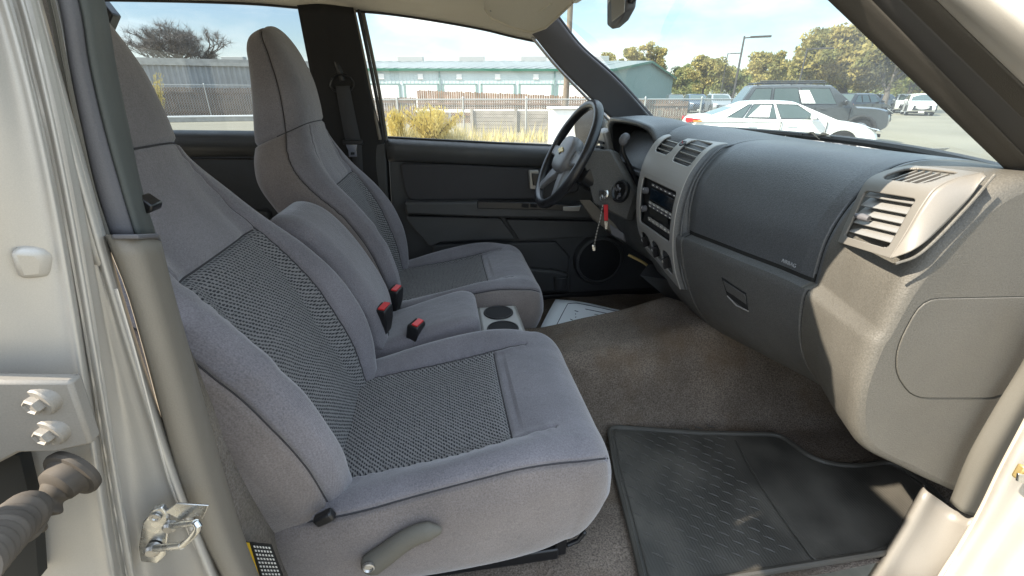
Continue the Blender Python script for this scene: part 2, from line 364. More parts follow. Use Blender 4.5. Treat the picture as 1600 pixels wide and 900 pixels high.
def split_mesh(G, closed, pick, specs, parent, uv=None, seam=None, seam_mat='thread', thr=.9):
    """one grid cut into several meshes: pick(i,j) -> key; specs[key] = (name, material, parent or None)"""
    R, C = G.shape[:2]; flat = G.reshape(-1, 3); groups = {}
    for i in range(R-1):
        for j in range(C if closed else C-1):
            groups.setdefault(pick(i, j), []).append((i*C+j, i*C+(j+1) % C, (i+1)*C+(j+1) % C, (i+1)*C+j))
    res = {}
    for key, Fc in groups.items():
        if key is None: continue
        idx = sorted({v for f in Fc for v in f}); mp_ = {v: a for a, v in enumerate(idx)}
        nm, mt, par = specs[key]
        par = res.get(par, parent) if par is not None else parent
        res[key] = mesh(nm, flat[idx], [tuple(mp_[v] for v in f) for f in Fc], mt, par, uv=[uv[v] for v in idx] if uv is not None else None, fix=False)
        if seam is not None:
            me = res[key].data; me.materials.append(M[seam_mat])
            for pl_, f in zip(me.polygons, Fc):
                if sum(seam[v] for v in f)/len(f) > thr: pl_.material_index = 1
    return res
def grid_normals(G, closed):
    du = np.gradient(G, axis=0)
    if closed: dv = (np.roll(G, -1, 1)-np.roll(G, 1, 1))*.5
    else: dv = np.gradient(G, axis=1)
    N = np.cross(du, dv); return N/np.maximum(1e-9, np.linalg.norm(N, axis=2, keepdims=True))
def text(name, body, size, origin, xdir, ydir, m, parent=None, lift=.0006, align='CENTER'):
    cu = bpy.data.curves.new(name, 'FONT'); cu.body = body; cu.size = size; cu.align_x = align; cu.align_y = 'CENTER'; cu.extrude = lift*.4
    tmp = bpy.data.objects.new('t', cu); COL.objects.link(tmp); bpy.context.view_layer.update()
    me = bpy.data.meshes.new_from_object(tmp.evaluated_get(bpy.context.evaluated_depsgraph_get())); bpy.data.objects.remove(tmp)
    x = Vector(xdir).normalized(); y = Vector(ydir); y = (y-x*y.dot(x)).normalized(); z = x.cross(y); o_ = Vector(origin)+z*lift
    off = world_off(parent) if parent is not None else Vector((0, 0, 0))
    for v in me.vertices: v.co = o_+x*v.co.x+y*v.co.y+z*v.co.z-off
    return link(name, me, m, parent)
def smooth01(a, b, x):
    t = np.clip((x-a)/(b-a), 0, 1); return t*t*(3-2*t)

# ================================================================== GROUND
gm, n, L, b_ = newmat('concrete'); b_.inputs['Roughness'].default_value = .85; b_.inputs['Specular IOR Level'].default_value = .2
t = n.new('ShaderNodeTexCoord')
za = n.new('ShaderNodeTexNoise'); za.inputs['Scale'].default_value = .12; za.inputs['Detail'].default_value = 9; L.new(t.outputs['Object'], za.inputs['Vector'])
zb = n.new('ShaderNodeTexNoise'); zb.inputs['Scale'].default_value = 30; zb.inputs['Detail'].default_value = 4; L.new(t.outputs['Object'], zb.inputs['Vector'])
mm_ = n.new('ShaderNodeMix'); mm_.data_type = 'RGBA'; mm_.inputs['A'].default_value = (.21, .193, .15, 1); mm_.inputs['B'].default_value = (.29, .265, .205, 1)
r_ = n.new('ShaderNodeMapRange'); r_.inputs[1].default_value = .35; r_.inputs[2].default_value = .65; L.new(za.outputs[0], r_.inputs[0]); L.new(r_.outputs[0], mm_.inputs['Factor'])
m2 = n.new('ShaderNodeVectorMath'); m2.operation = 'SCALE'; L.new(mm_.outputs['Result'], m2.inputs[0])
r2 = n.new('ShaderNodeMapRange'); r2.inputs[1].default_value = .3; r2.inputs[2].default_value = .7; r2.inputs[3].default_value = .85; r2.inputs[4].default_value = 1.12; L.new(zb.outputs[0], r2.inputs[0]); L.new(r2.outputs[0], m2.inputs['Scale'])
L.new(m2.outputs[0], b_.inputs['Base Color'])
gr = mesh('parking_lot', [(-900, -900, 0), (900, -900, 0), (900, 900, 0), (-900, 900, 0)], [(0, 1, 2, 3)], 'concrete', smooth=False); gr['kind'] = 'structure'

# ================================================================== TRUCK CAB SHELL
cab = thing('truck_cab', 'silver pickup truck cab with its passenger side opened up, pillars, roof and door frame', 'truck', (0, 0, .55))
ROW = [-400, -200, 0, 100, 200, 300, 370, 450, 550, 650, 750, 830, 900, 1050, 1300]
def trace(px, ya, yb, rows=ROW):
    k = len(rows); ys_ = [ya+(yb-ya)*i/(k-1) for i in range(k)] if not hasattr(ya, '__len__') else ya
    return [PY(x, y, q) for x, y, q in zip(px, rows, ys_)]
# near door post: outer skin, creases, ridge, channel, flange
P_q = [-420, -380, -340, -330, -310, -300, -290, -280, -260, -250, -240, -230, -220, -200, -150]
P_p = [-150, -100, -40, -24, -8, 2, 6, 8, 22, 36, 44, 50, 60, 85, 140]
P_r = [-150, -75, 18, 38, 58, 78, 92, 106, 122, 138, 152, 164, 176, 205, 262]
P_c = [-110, -40, 45, 63, 83, 103, 117, 131, 148, 165, 181, 194, 207, 238, 300]
P_m = [-60, -15, 58, 76, 100, 124, 142, 165, 190, 215, 238, 255, 280, 330, 420]
P_d = [-40, 5, 73, 95, 117, 140, 164, 197, 226, 252, 280, 310, 345, 420, 560]
pk = len(ROW)
sh = lambda P, k: [a+k for a in P]
jamb = [trace(P_q, -.865, -.885), trace(P_p, -.822, -.850), trace(sh(P_r, -14), -.800, -.846), trace(P_r, -.801, -.847), trace(sh(P_r, 8), -.793, -.839),
        trace([a*.5+c*.5 for a, c in zip(P_r, P_c)], -.785, -.834), trace(sh(P_c, -10), -.784, -.838), trace(P_c, -.786, -.840), trace(sh(P_c, 9), -.776, -.818), trace([a*.7+c*.3 for a, c in zip(P_c, P_m)], -.772, -.812),
        trace(P_m, -.768, -.800), trace(sh(P_d, -26), -.7665, -.796), trace(sh(P_d, -18), -.770, -.801), trace(sh(P_d, -7), -.764, -.794), trace(P_d, -.758, -.782)]
def smooth_line(P):
    return np.polyfit(np.array(ROW)/1000., P, 4)
def jamb_surface(name, feats, m, n=110, r0=-400, r1=1300):
    rows_ = np.linspace(r0, r1, n); Gj = []
    for q in rows_:
        t_ = (q-r0)/(r1-r0); Gj.append(crom([PY(float(np.polyval(c_, q/1000.)), q, ya+(yb-ya)*t_) for c_, ya, yb in feats], len(feats)*5))
    Gj = np.array(Gj); return mesh(name, Gj.reshape(-1, 3), grid_faces(*Gj.shape[:2]), m, cab, solid=.006)
cR, cC, cM, cD, cP, cQ = map(smooth_line, (P_r, P_c, P_m, P_d, P_p, P_q))
o_f = lambda c_, k: np.append(c_[:-1], c_[-1]+k)
jamb_surface('door_post', [(cQ, -.865, -.885), (cP, -.822, -.850), (o_f(cR, -14), -.800, -.846), (cR, -.801, -.847), (o_f(cR, 8), -.793, -.839), ((cR+cC)/2, -.785, -.834), (o_f(cC, -10), -.784, -.838),
     (cC, -.786, -.841), (o_f(cC, 9), -.776, -.816), (o_f(cC, 22), -.771, -.803), (cM*.6+cC*.4, -.769, -.799), (cM, -.768, -.797), (o_f(cD, -26), -.7665, -.795), (o_f(cD, -18), -.770, -.801), (o_f(cD, -7), -.764, -.794), (cD, -.758, -.782)], 'paint')
# pinch-weld flange and its sealer bead
b = MB(); b.tube([Vector(p) for p in crom([Vector(p)+Vector((0, -.002, 0)) for p in trace([a-13 for a in P_d[7:]], -.789, -.786, ROW[7:])], 60)], .0012, 6); b.build('sealer_bead', 'paint_edge', cab)
# rubber seal and two-tone upper trim
up = ROW[:7]
E2 = [-28, 17, 85, 103, 123, 148, 170]; E3 = [-22, 24, 93, 110, 130, 154, 175]; Ff = [6, 52, 122, 139, 162, 190, 211]; Gg = [40, 85, 153, 170, 190, 212, 231]; Hh = [44, 90, 157, 175, 196, 218, 240]
sheet('door_seal', [trace(P_d[:7], -.757, -.757, up), trace([(a+c)/2 for a, c in zip(P_d[:7], E2)], -.766, -.766, up), trace(E2, -.756, -.756, up)], 'seal', cab, n=40, sub=6)
sheet('upper_trim', [trace(E2, -.750, -.750, up), trace(E3, -.757, -.757, up), trace([a*.5+c*.5 for a, c in zip(E3, Ff)], -.755, -.755, up), trace(Ff, -.748, -.748, up)], 'pillar_grey', cab, n=40, sub=5)
sheet('trim_edge', [trace(Ff, -.7475, -.7475, up), trace([a*.5+c*.5 for a, c in zip(Gg, Ff)], -.735, -.735, up), trace(Gg, -.70, -.70, up), trace(Hh, -.64, -.64, up)], 'pillar_green', cab, n=40, sub=5)
lo = [368]+ROW[7:]
D2 = [163]+P_d[7:]; R2 = [246, 266, 294, 322, 350, 375, 402, 470, 600]
mid = lambda t: [a*(1-t)+c*t for a, c in zip(D2, R2)]
lt_ = sheet('lower_trim', [trace([a-2 for a in D2], -.765, -.772, lo), trace(mid(.12), -.782, -.79, lo), trace(mid(.55), -.775, -.782, lo), trace(mid(.82), -.755, -.762, lo), trace(R2, -.72, -.735, lo), trace([a+4 for a in R2], -.66, -.66, lo)], 'pillar_olive', cab, n=60, sub=5)
b = MB(); b.prism([PY(163, 371, -.768), PY(175, 366, -.784), PY(215, 366, -.780), PY(246, 364, -.74), PY(250, 372, -.70), PY(240, 380, -.66), PY(168, 380, -.70)], (0, 0, -.004)); b.build('trim_cap', 'pillar_grey', cab, bev=.001)
b = MB(); b.prism([PY(214, 306, -.69), PY(238, 322, -.69), PY(236, 332, -.69), PY(222, 336, -.69)], (0, .02, 0)); b.build('belt_slot', 'black_plastic', cab, bev=.002)
# carpeted foot of the post behind the trim, with a sticker
cs2 = sheet('post_carpet', [[PY(x, y, -.668) for x, y in ((262, 500), (305, 640), (345, 770), (372, 850), (410, 960))], [PY(x, y, -.635) for x, y in ((268, 500), (322, 630), (372, 750), (414, 850), (456, 960))], [PY(x, y, -.60) for x, y in ((272, 500), (334, 630), (392, 750), (436, 850), (480, 960))]], 'carpet_grey', cab, n=30)
st = [PY(384, 846, -.676), PY(424, 850, -.672), PY(446, 908, -.672), PY(402, 908, -.676)]
b = MB(); b.prism(st, (.0008, -.001, 0)); sk = b.build('sticker', 'label_black', cab, smooth=False)
a0, a1, a2, a3 = st; lift = Vector((.0006, -.0016, 0))
b = MB(); b.prism([a0+lift, a0*.86+a1*.14+lift, a3*.86+a2*.14+lift, a3+lift], (.0002, -.0004, 0)); b.build('sticker_band', 'label_yellow', sk, smooth=False)
b = MB()
for r in range(9):
    for c in range(6):
        u, v = .26+c*.115, .06+r*.1; w_ = .07
        q = [(a0*(1-uu)+a1*uu)*(1-vv)+(a3*(1-uu)+a2*uu)*vv+lift for uu, vv in ((u, v), (u+w_, v), (u+w_, v+.045), (u, v+.045))]; b.prism(q, (.0002, -.0004, 0))
b.build('sticker_print', 'label_white', sk, smooth=False)
# stop bump pressed into the post
b = MB(); b.prism([PY(6, 388, -.840), PY(62, 392, -.829), PY(76, 406, -.826), PY(74, 436, -.827), PY(26, 440, -.836)], (0, .03, 0)); b.build('stop_bump', 'paint', cab, bev=.0045)
# hinge plate with two bolts
hp = [PY(-70, 596, -.872), PY(110, 597, -.858), PY(143, 695, -.858), PY(90, 706, -.860), PY(30, 708, -.866), PY(-70, 760, -.872)]
b = MB(); b.prism(hp, (0, .012, 0)); hinge = b.build('hinge_plate', 'paint_dull', cab, bev=.0025)
for q in ((57, 631), (72, 679)):
    c = PY(*q, -.864); a = Vector((-.30, -1, -.10)).normalized(); b = MB()
    b._lathe(c-a*.008, a, [(0, .0115), (.0065, .0115), (.0078, .0105), (.0078, .008)], 28); b._lathe(c-a*.003, a, [(0, .0068), (.0068, .0068), (.0080, .0055), (.0066, .0042), (.0066, .001)], 6)
    b.build('bolt', 'paint_dull', hinge, sharp=30)
# wiring boot
bc = PY(98, 757, -.862); a = Vector((-.45, -.85, -.42)).normalized(); b = MB()
b._lathe(bc-a*.012, (-.3, -.95, -.1), [(0, .0205), (.004, .0215), (.0065, .0205), (.007, .017), (.010, .0150), (.016, .0140), (.018, .011)], 32)
pth = crom([bc, bc+a*.03, PY(40, 800, -.905), PY(8, 832, -.935), PY(-60, 900, -.99)], 240); rr = [.0108+.0027*math.sin(i*.40)*min(1, i/20) for i in range(240)]
b.tube(pth, rr, 22); b.build('wiring_boot', 'boot_rubber', cab)
b = MB(); b.prism([PY(-200, 700, -.854), PY(30, 712, -.854), PY(52, 800, -.854), PY(60, 905, -.854), PY(-200, 905, -.854)], (0, .01, 0)); b.build('hinge_gap', 'dark_gap', cab, smooth=False)
# striker
sp_ = [PY(238, 797, -0.8120), PY(252, 793, -0.8120), PY(262, 805, -0.8120), PY(262, 830, -0.8120), PY(258, 868, -0.8120), PY(246, 881, -0.8120), PY(220, 878, -0.8120), PY(216, 856, -0.8120), PY(222, 818, -0.8120)]
b = MB(); b.prism(sp_, (0, .006, 0)); stk = b.build('door_striker', 'zinc', cab, bev=.0012)
b = MB(); b.tube(crom([PY(264, 822, -0.8150), PY(280, 820, -0.8240), PY(306, 817, -0.8360)], 8), .0032, 12)
b.tube(crom([PY(306, 817, -0.8360), PY(310, 822, -0.8380), PY(300, 838, -0.8380), PY(285, 852, -0.8360)], 10), .0032, 12); b.tube(crom([PY(285, 852, -0.8360), PY(262, 855, -0.8270), PY(236, 857, -0.8150)], 8), .0034, 12); b.build('striker_loop', 'zinc', stk)
b = MB(); b._lathe(PY(240, 857, -0.8150), (0, -1, 0), [(-.002, .007), (.004, .007), (.006, .0045)], 18); b._lathe(PY(266, 822, -0.8150), (0, -1, 0), [(-.002, .006), (.003, .006), (.005, .004)], 18); b._lathe(PY(243, 808, -0.8125), (0, -1, 0), [(0, .005), (.0016, .005), (.0016, .003), (.0006, .002)], 18); b.build('striker_collar', 'steel', stk)
b = MB(); b.prism([PY(258, 800, -0.8150), PY(276, 787, -0.8180), PY(326, 790, -0.8180), PY(316, 812, -0.8180), PY(312, 806, -0.8180), PY(280, 812, -0.8180)], (0, .002, 0)); b.build('striker_tab', 'zinc', stk, bev=.0005)

# near windshield post (bands from the glass outwards)
def aline(p0, y0, p1, y1, ext=.75, back=.25):
    a, c = PY(*p0, y0), PY(*p1, y1); return [c+(c-a)*back, c, (a+c)*.5, a, a+(a-c)*ext]
L1 = aline((1300, 0), -.535, (1556, 245), -.605); L2 = aline((1364, 0), -.575, (1640, 280), -.650); L3 = aline((1412, 0), -.600, (1640, 218), -.668)
L4 = aline((1464, 0), -.630, (1640, 170), -.690); L5 = aline((1490, 0), -.655, (1660, 140), -.712); L6 = aline((1560, 0), -.685, (1700, 120), -.735); L7 = aline((1640, 0), -.70, (1780, 110), -.75)
midl = lambda A, B, t, dy: [a*(1-t)+c*t+Vector((0, dy, 0)) for a, c in zip(A, B)]
sheet('windshield_post_trim', [[p+Vector((.03, .02, .02)) for p in L1], L1, midl(L1, L2, .5, -.008), L2], 'apillar_brown', cab, n=30, sub=6)
sheet('post_seal', [[p+Vector((.002, .012, .0)) for p in L2], midl(L2, L3, .3, -.001), L3], 'apillar_dark', cab, n=30, sub=6)
sheet('post_seal', [[p+Vector((0, .008, 0)) for p in L3], midl(L3, L4, .35, -.012), L4], 'apillar_brown', cab, n=30, sub=6)
sheet('windshield_post', [[p+Vector((0, .006, 0)) for p in L4], midl(L4, L5, .5, .0), L5, midl(L5, L6, .5, -.006), L6, L7], 'paint', cab, n=30, sub=5)
# lower front post: trim strip, sill plate rising into it, painted frame
def pl(*q): return [PY(x, y, d) for x, y, d in q]
sheet('front_post_seal', [pl((1640, 470, -.690), (1600, 560, -.690), (1552, 640, -.690), (1512, 712, -.690), (1483, 784, -.690)),
      pl((1660, 490, -.708), (1620, 580, -.708), (1572, 662, -.708), (1532, 730, -.708), (1500, 798, -.708)),
      pl((1690, 510, -.706), (1645, 595, -.706), (1600, 668, -.706), (1562, 735, -.706), (1526, 808, -.706))], 'seal', cab, n=40, sub=6, solid=.004)
sill = sheet('sill_plate', [pl((1445, 758, -.630), (1405, 828, -.640), (1359, 900, -.650), (1300, 985, -.655), (1180, 1090, -.66), (800, 1150, -.66)),
      pl((1448, 766, -.652), (1412, 830, -.664), (1368, 900, -.674), (1312, 985, -.68), (1200, 1100, -.68), (800, 1170, -.68)),
      pl((1470, 782, -.662), (1434, 842, -.676), (1395, 905, -.686), (1340, 990, -.69), (1220, 1110, -.69), (800, 1190, -.69)),
      pl((1492, 797, -.680), (1458, 850, -.690), (1424, 905, -.70), (1372, 995, -.70), (1240, 1130, -.70), (800, 1210, -.70)),
      pl((1526, 810, -.710), (1500, 856, -.716), (1468, 905, -.72), (1420, 1000, -.72), (1270, 1150, -.72), (800, 1240, -.72))], 'bezel_tan', cab, n=60, sub=4)
fr = [pl((1720, 430, -.722), (1660, 540, -.722), (1604, 650, -.722), (1562, 730, -.722), (1528, 800, -.724), (1494, 858, -.726), (1464, 905, -.728), (1415, 1005, -.73), (1270, 1170, -.73)),
      pl((1730, 440, -.736), (1672, 552, -.736), (1616, 662, -.736), (1574, 742, -.738), (1540, 808, -.738), (1508, 862, -.738), (1482, 905, -.738), (1432, 1010, -.74), (1285, 1190, -.74)),
      pl((1760, 460, -.752), (1706, 585, -.752), (1652, 690, -.752), (1604, 770, -.752), (1566, 830, -.752), (1538, 870, -.752), (1516, 905, -.752), (1460, 1020, -.75), (1310, 1220, -.75)),
      pl((1800, 500, -.79), (1760, 620, -.79), (1700, 720, -.79), (1650, 800, -.79), (1612, 850, -.79), (1590, 880, -.79), (1572, 905, -.79), (1515, 1030, -.79), (1350, 1250, -.79)),
      pl((1900, 520, -.84), (1860, 640, -.84), (1800, 760, -.84), (1760, 830, -.84), (1720, 880, -.84), (1700, 905, -.84), (1680, 930, -.84), (1600, 1050, -.84), (1420, 1300, -.84))]
sheet('door_frame', fr, 'paint', cab, n=60, sub=5)
b = MB(); b.tube([Vector(p) for p in crom([p+Vector((0, -.002, 0)) for p in fr[0]], 60)], .0032, 6); b.build('sealer_bead', 'seam_sealer', cab)
b = MB(); b.prism([PY(1578, 742, -.765), PY(1590, 722, -.765), PY(1625, 735, -.765), PY(1615, 765, -.765)], (0, -.012, 0)); lb = b.build('check_strap', 'gold', cab, bev=.003)
b = MB(); b.prism([PY(1588, 738, -.779), PY(1610, 742, -.779), PY(1606, 756, -.779), PY(1586, 750, -.779)], (0, -.004, 0)); b.build('strap_pin', 'zinc', lb, bev=.001)

# far side of the cab: pillars, rails, headliner, roof
def panel(name, pts, y, d, m, parent=cab, bev=.006, smooth=True, r=0):
    q = [PY(a, c, y) for a, c in pts]
    if r: q = rounded_(q, r)
    b = MB(); b.prism(q, (0, d, 0)); return b.build(name, m, parent, bev=bev, smooth=smooth)
def rounded_(poly, r=.012, n=5):
    out = []; N = len(poly)
    for i in range(N):
        p = Vector(poly[i]); a = Vector(poly[i-1])-p; c = Vector(poly[(i+1) % N])-p
        ra = min(r, a.length*.45); rc = min(r, c.length*.45); s, e = p+a.normalized()*ra, p+c.normalized()*rc
        for t in np.linspace(0, 1, n): out.append(s*(1-t)**2+p*2*t*(1-t)+e*t*t)
    return out
sheet('far_door_post', [[PY(466, 8, .66), PY(476, 60, .675), PY(490, 130, .695), (PY(506, 210, .71)), PY(512, 330, .71), PY(515, 480, .71)],
      [PY(500, 6, .65), PY(512, 60, .662), PY(526, 130, .68), PY(542, 220, .695), PY(550, 330, .695), PY(555, 480, .695)],
      [PY(552, 12, .66), PY(566, 80, .675), PY(580, 150, .69), PY(600, 222, .705), PY(606, 330, .705), PY(610, 480, .705)]], 'pillar_dark', cab, n=40, sub=6, solid=.01)
panel('post_lower_trim', ((566, 224), (602, 224), (606, 300), (612, 400), (618, 480), (575, 480), (572, 330)), .693, .02, 'door_trim')
for off_, m_, y_ in ((0, 'pillar_olive', .688), (8, 'black_plastic', .695), (14, 'seal', .70)):
    b = MB(); b.tube(crom([PY(552+off_, 14, y_-.02), PY(566+off_, 80, y_-.01), PY(578+off_, 140, y_), PY(594+off_*.7, 218, y_+.006)], 30), .0065, 8); b.build('door_seal', m_, cab)
sheet('far_windshield_post', [[PY(832, 52, .64), PY(871, 100, .655), PY(918, 148, .67), PY(962, 190, .68), PY(1010, 226, .69)],
      [PY(850, 38, .615), PY(890, 82, .625), PY(940, 132, .64), PY(992, 182, .65), PY(1030, 222, .66)],
      [PY(872, 28, .60), PY(905, 70, .605), (PY(962, 122, .615)), PY(1022, 188, .63), PY(1060, 230, .64)]], 'pillar_grey', cab, n=40, sub=6, solid=.008)
b = MB(); b.tube(crom([PY(828, 54, .665), PY(868, 102, .675), PY(914, 150, .69), PY(958, 194, .70), PY(985, 215, .70)], 30), .0055, 8); b.build('window_seal', 'bezel', cab)
b = MB(); b.tube(crom([PY(872, 26, .61), PY(906, 70, .615), PY(963, 121, .625), PY(1024, 188, .64)], 30), .006, 8); b.build('window_seal', 'black_plastic', cab)
# side rail: the headliner rolls down over the far windows
railpts = [(150, -4), (300, -1), (400, 3), (470, 9), (556, 14), (610, 19), (690, 31), (760, 44), (800, 54), (838, 62)]
lower = [PY(a, c, .665) for a, c in railpts]
inner = [p+Vector((0, -.03, .028)) for p in lower]; inner2 = [Vector((p.x, .50, 1.765)) for p in lower]
far_y = [Vector((p.x, .0, 1.79)) for p in lower]; near1 = [Vector((p.x, -.52, 1.765)) for p in lower]; near2 = [Vector((p.x, -.60, 1.70)) for p in lower]
sheet('headliner', [[p+Vector((0, .012, -.002)) for p in lower], lower, inner, inner2, far_y, near1, near2], 'headliner', cab, n=40, sub=6)
b = MB(); b.tube(crom([p+Vector((0, .012, -.004)) for p in lower], 60), .005, 8); b.build('window_seal', 'black_plastic', cab)
rx = np.linspace(-1.45, .42, 12); rd_ = lambda x: .06*max(0, (x+.1)/.5)**2
sheet('roof', [[Vector((x, -.80+.16*min(1, max(0, (x+.06)/.14)), 1.68-rd_(x))) for x in rx], [Vector((x, -.70+.09*min(1, max(0, (x+.06)/.14)), 1.745-rd_(x))) for x in rx], [Vector((x, -.55, 1.80)) for x in rx], [Vector((x, 0, 1.835)) for x in rx], [Vector((x, .55, 1.80)) for x in rx], [Vector((x, .68, 1.79-rd_(x))) for x in rx], [Vector((x, .70, 1.775-rd_(x))) for x in rx]], 'paint', cab, n=30, sub=5)  # near edge shaped wider behind the door post to block sun from seat and mat
b = MB(); b.box((.43, 0, 1.775), (.10, 1.02, .03)); b.build('roof_header', 'headliner', cab, bev=.01)
# back wall of the cab and rear pillar
b = MB(); b.box((-1.42, 0, 1.05), (.05, 1.5, .9)); b.box((-1.42, 0, 1.75), (.05, 1.3, .1)); b.box((-1.42, .62, 1.6), (.05, .2, .3)); b.box((-1.42, -.62, 1.6), (.05, .2, .3)); b.build('back_wall', 'door_trim', cab, smooth=False)
panel('rear_post', ((60, -40), (150, -10), (176, 22), (160, 60), (60, 60)), .70, .05, 'black_plastic')
b = MB(); b.box((-.93, -.05, 1.0), (.16, 1.2, .62), Matrix.Rotation(math.radians(-14), 3, 'Y')); b.box((-.72, -.05, .80), (.46, 1.2, .16)); b.build('rear_bench', 'seat_cloth_side', cab, bev=.03)
# rocker and floor pan sides
b = MB(); b.box((.30, -.765, .52), (1.7, .10, .16)); b.build('rocker_panel', 'paint', cab, bev=.015)
b = MB(); b.box((.35, .735, .56), (1.6, .05, .12)); b.build('far_sill', 'black_plastic', cab, bev=.01)
# windshield glass: bowed between the posts
wy = np.linspace(-1, 1, 13)
wb = [Vector((.84+.24*(1-t*t)*1.0, .66*t, 1.366+.004*(1-t*t))) for t in wy]; wt = [Vector((.40+.07*(1-t*t), .52*t, 1.742+.015*(1-t*t))) for t in wy]
wm = [a*.5+c*.5+Vector((.018, 0, .018)) for a, c in zip(wb, wt)]
sheet('windshield', [wb, wm, wt], 'glass_windshield', cab, n=40, sub=8, solid=0)
b = MB(); b.tube(crom([p+Vector((-.012, 0, .002)) for p in wb], 60), .010, 8); b.build('windshield_seal', 'black_plastic', cab)
# firewall and front wings
b = MB(); b.box((1.34, 0, .93), (.03, 1.50, .76)); b.build('firewall', 'black_matte', cab, smooth=False)
for s in (-1, 1):
    xs_ = [1.16, 1.4, 1.7, 2.0, 2.25, 2.38]
    sheet('wing', [[Vector((x, s*(.80-.05*max(0, (x-1.9)/.5)**2), .50+.30*max(0, 1-abs(x-1.85)/.42)**.5)) for x in xs_], [Vector((x, s*(.845-.05*max(0, (x-1.9)/.5)**2), .98)) for x in xs_], [Vector((x, s*(.83-.05*max(0, (x-1.9)/.5)**2), 1.14)) for x in xs_], [Vector((x, s*(.77-.05*max(0, (x-1.9)/.5)**2), 1.245)) for x in xs_], [Vector((x, s*.70, 1.255)) for x in xs_]], 'paint', cab, n=30, sub=5)
# cowl, hood and wiper beyond the glass
hx = np.linspace(-.74, .74, 13)
sheet('hood', [[Vector((1.10+.10*(1-(y/.74)**2), y, 1.30)) for y in hx], [Vector((1.5, y, 1.300-.05*(y/.74)**2)) for y in hx], [Vector((2.0, y*.97, 1.26-.05*(y/.74)**2)) for y in hx], [Vector((2.3, y*.9, 1.20-.06*(y/.74)**2)) for y in hx], [Vector((2.36, y*.9, .9)) for y in hx]], 'paint', cab, n=30, sub=5)
b = MB(); b.prism([(1.04, -.70, 1.335), (1.04, .70, 1.335), (1.18, .70, 1.31), (1.18, -.70, 1.31)], (0, 0, -.05)); b.build('cowl', 'black_plastic', cab, smooth=False)
for y0 in (-.50, .05):
    b = MB(); b.tube(crom([(1.11, y0, 1.348), (1.075, y0+.28, 1.352), (1.05, y0+.52, 1.352)], 12), .006, 8); b.tube(crom([(1.125, y0+.02, 1.347), (1.09, y0+.24, 1.352)], 6), .008, 8); b.build('wiper', 'black_plastic', cab)

# ================================================================== DRIVER DOOR (far side)
door = thing('front_door', 'dark grey driver door panel on the far side with armrest, pockets and round speaker', 'door', (.35, .74, .6))
panel('door_panel', ((606, 226), (1035, 236), (1060, 330), (1050, 480), (640, 480), (616, 400)), .722, .05, 'door_trim', door)
b0 = [PY(a, c, .735) for a, c in ((604, 217), (680, 221), (780, 226), (880, 230), (1000, 236))]
sheet('window_ledge', [[p+Vector((0, .03, .0)) for p in b0], [p+Vector((0, -.01, .003)) for p in b0], [p+Vector((0, -.045, -.012)) for p in b0], [p+Vector((0, -.052, -.035)) for p in b0], [p+Vector((0, -.035, -.075)) for p in b0], [p+Vector((0, -.012, -.085)) for p in b0]], 'door_trim', door, n=30, sub=5)
b = MB(); b.tube([p+Vector((0, -.002, .005)) for p in b0], .006, 8); b.build('window_seal', 'black_plastic', door)
panel('trim_inset', ((624, 256), (700, 257), (822, 263), (905, 268), (905, 300), (850, 312), (640, 314), (632, 300)), .700, .03, 'door_cloth', door, bev=.008, r=.02)
arm = panel('armrest', ((632, 317), (745, 316), (1000, 324), (1000, 338), (905, 342), (760, 340), (634, 335)), .648, .08, 'door_trim', door, bev=.012, r=.012)
panel('switch_panel', ((746, 315), (840, 317), (905, 321), (905, 330), (840, 328), (746, 326)), .644, .03, 'black_plastic', arm, bev=.003)
for k in range(3): panel('window_switch', ((815+14*k, 318), (826+14*k, 319), (826+14*k, 325), (815+14*k, 324)), .641, .006, 'black_matte', arm, bev=.001)
panel('pull_cup', ((905, 322), (908, 321), (905, 330), (880, 330), (880, 323)), .640, .01, 'bezel', arm, bev=.002)
panel('map_pocket', ((633, 338), (782, 341), (806, 374), (690, 378), (672, 386), (660, 372), (640, 350)), .675, .06, 'door_trim', door, bev=.01, r=.015)
panel('map_pocket', ((790, 343), (1000, 348), (1000, 368), (880, 372), (812, 376)), .690, .05, 'door_trim', door, bev=.01, r=.012)
panel('lower_pocket', ((676, 382), (870, 378), (890, 400), (888, 440), (676, 440)), .700, .04, 'door_trim', door, bev=.008, r=.015)
lp = panel('bottle_pocket', ((820, 420), (870, 424), (892, 430), (892, 458), (820, 456)), .665, .06, 'door_trim', door, bev=.01, r=.014)
b = MB(); c = PY(876, 436, .665); b._lathe(c+Vector((0, 0, -.045)), (0, 0, 1), [(0, .030), (.06, .034), (.062, .030), (.03, .028)], 24); b.build('cup_ring', 'door_trim', lp)
c = PY(936, 406, .70); b = MB(); b._lathe(c+Vector((0, .03, 0)), (0, -1, 0), [(0, .118), (.036, .118), (.046, .112), (.048, .104), (.040, .100)], 48); spk = b.build('speaker', 'door_trim', door)
b = MB(); b._lathe(c+Vector((0, .0, 0)), (0, -1, 0), [(0, .100), (.010, .098), (.016, .06), (.018, .001)], 40); b.build('speaker_grille', 'black_matte', spk)
panel('pull_handle', ((826, 266), (842, 266), (843, 296), (828, 296)), .690, .02, 'bezel', door, bev=.004, r=.006)
panel('handle_lever', ((831, 271), (850, 272), (850, 290), (833, 290)), .684, .012, 'black_plastic', door, bev=.003)
panel('lower_edge', ((640, 466), (1050, 470), (1050, 482), (640, 482)), .705, .04, 'black_plastic', door)
gl = [PY(a, c, .735) for a, c in ((596, 222), (560, 14), (690, 28), (800, 52), (842, 66), (960, 195), (985, 236))]
b = MB(); b.v = gl; b.f = [tuple(range(len(gl)))]; b.build('window', 'glass_clear', door, smooth=False, fix=False)
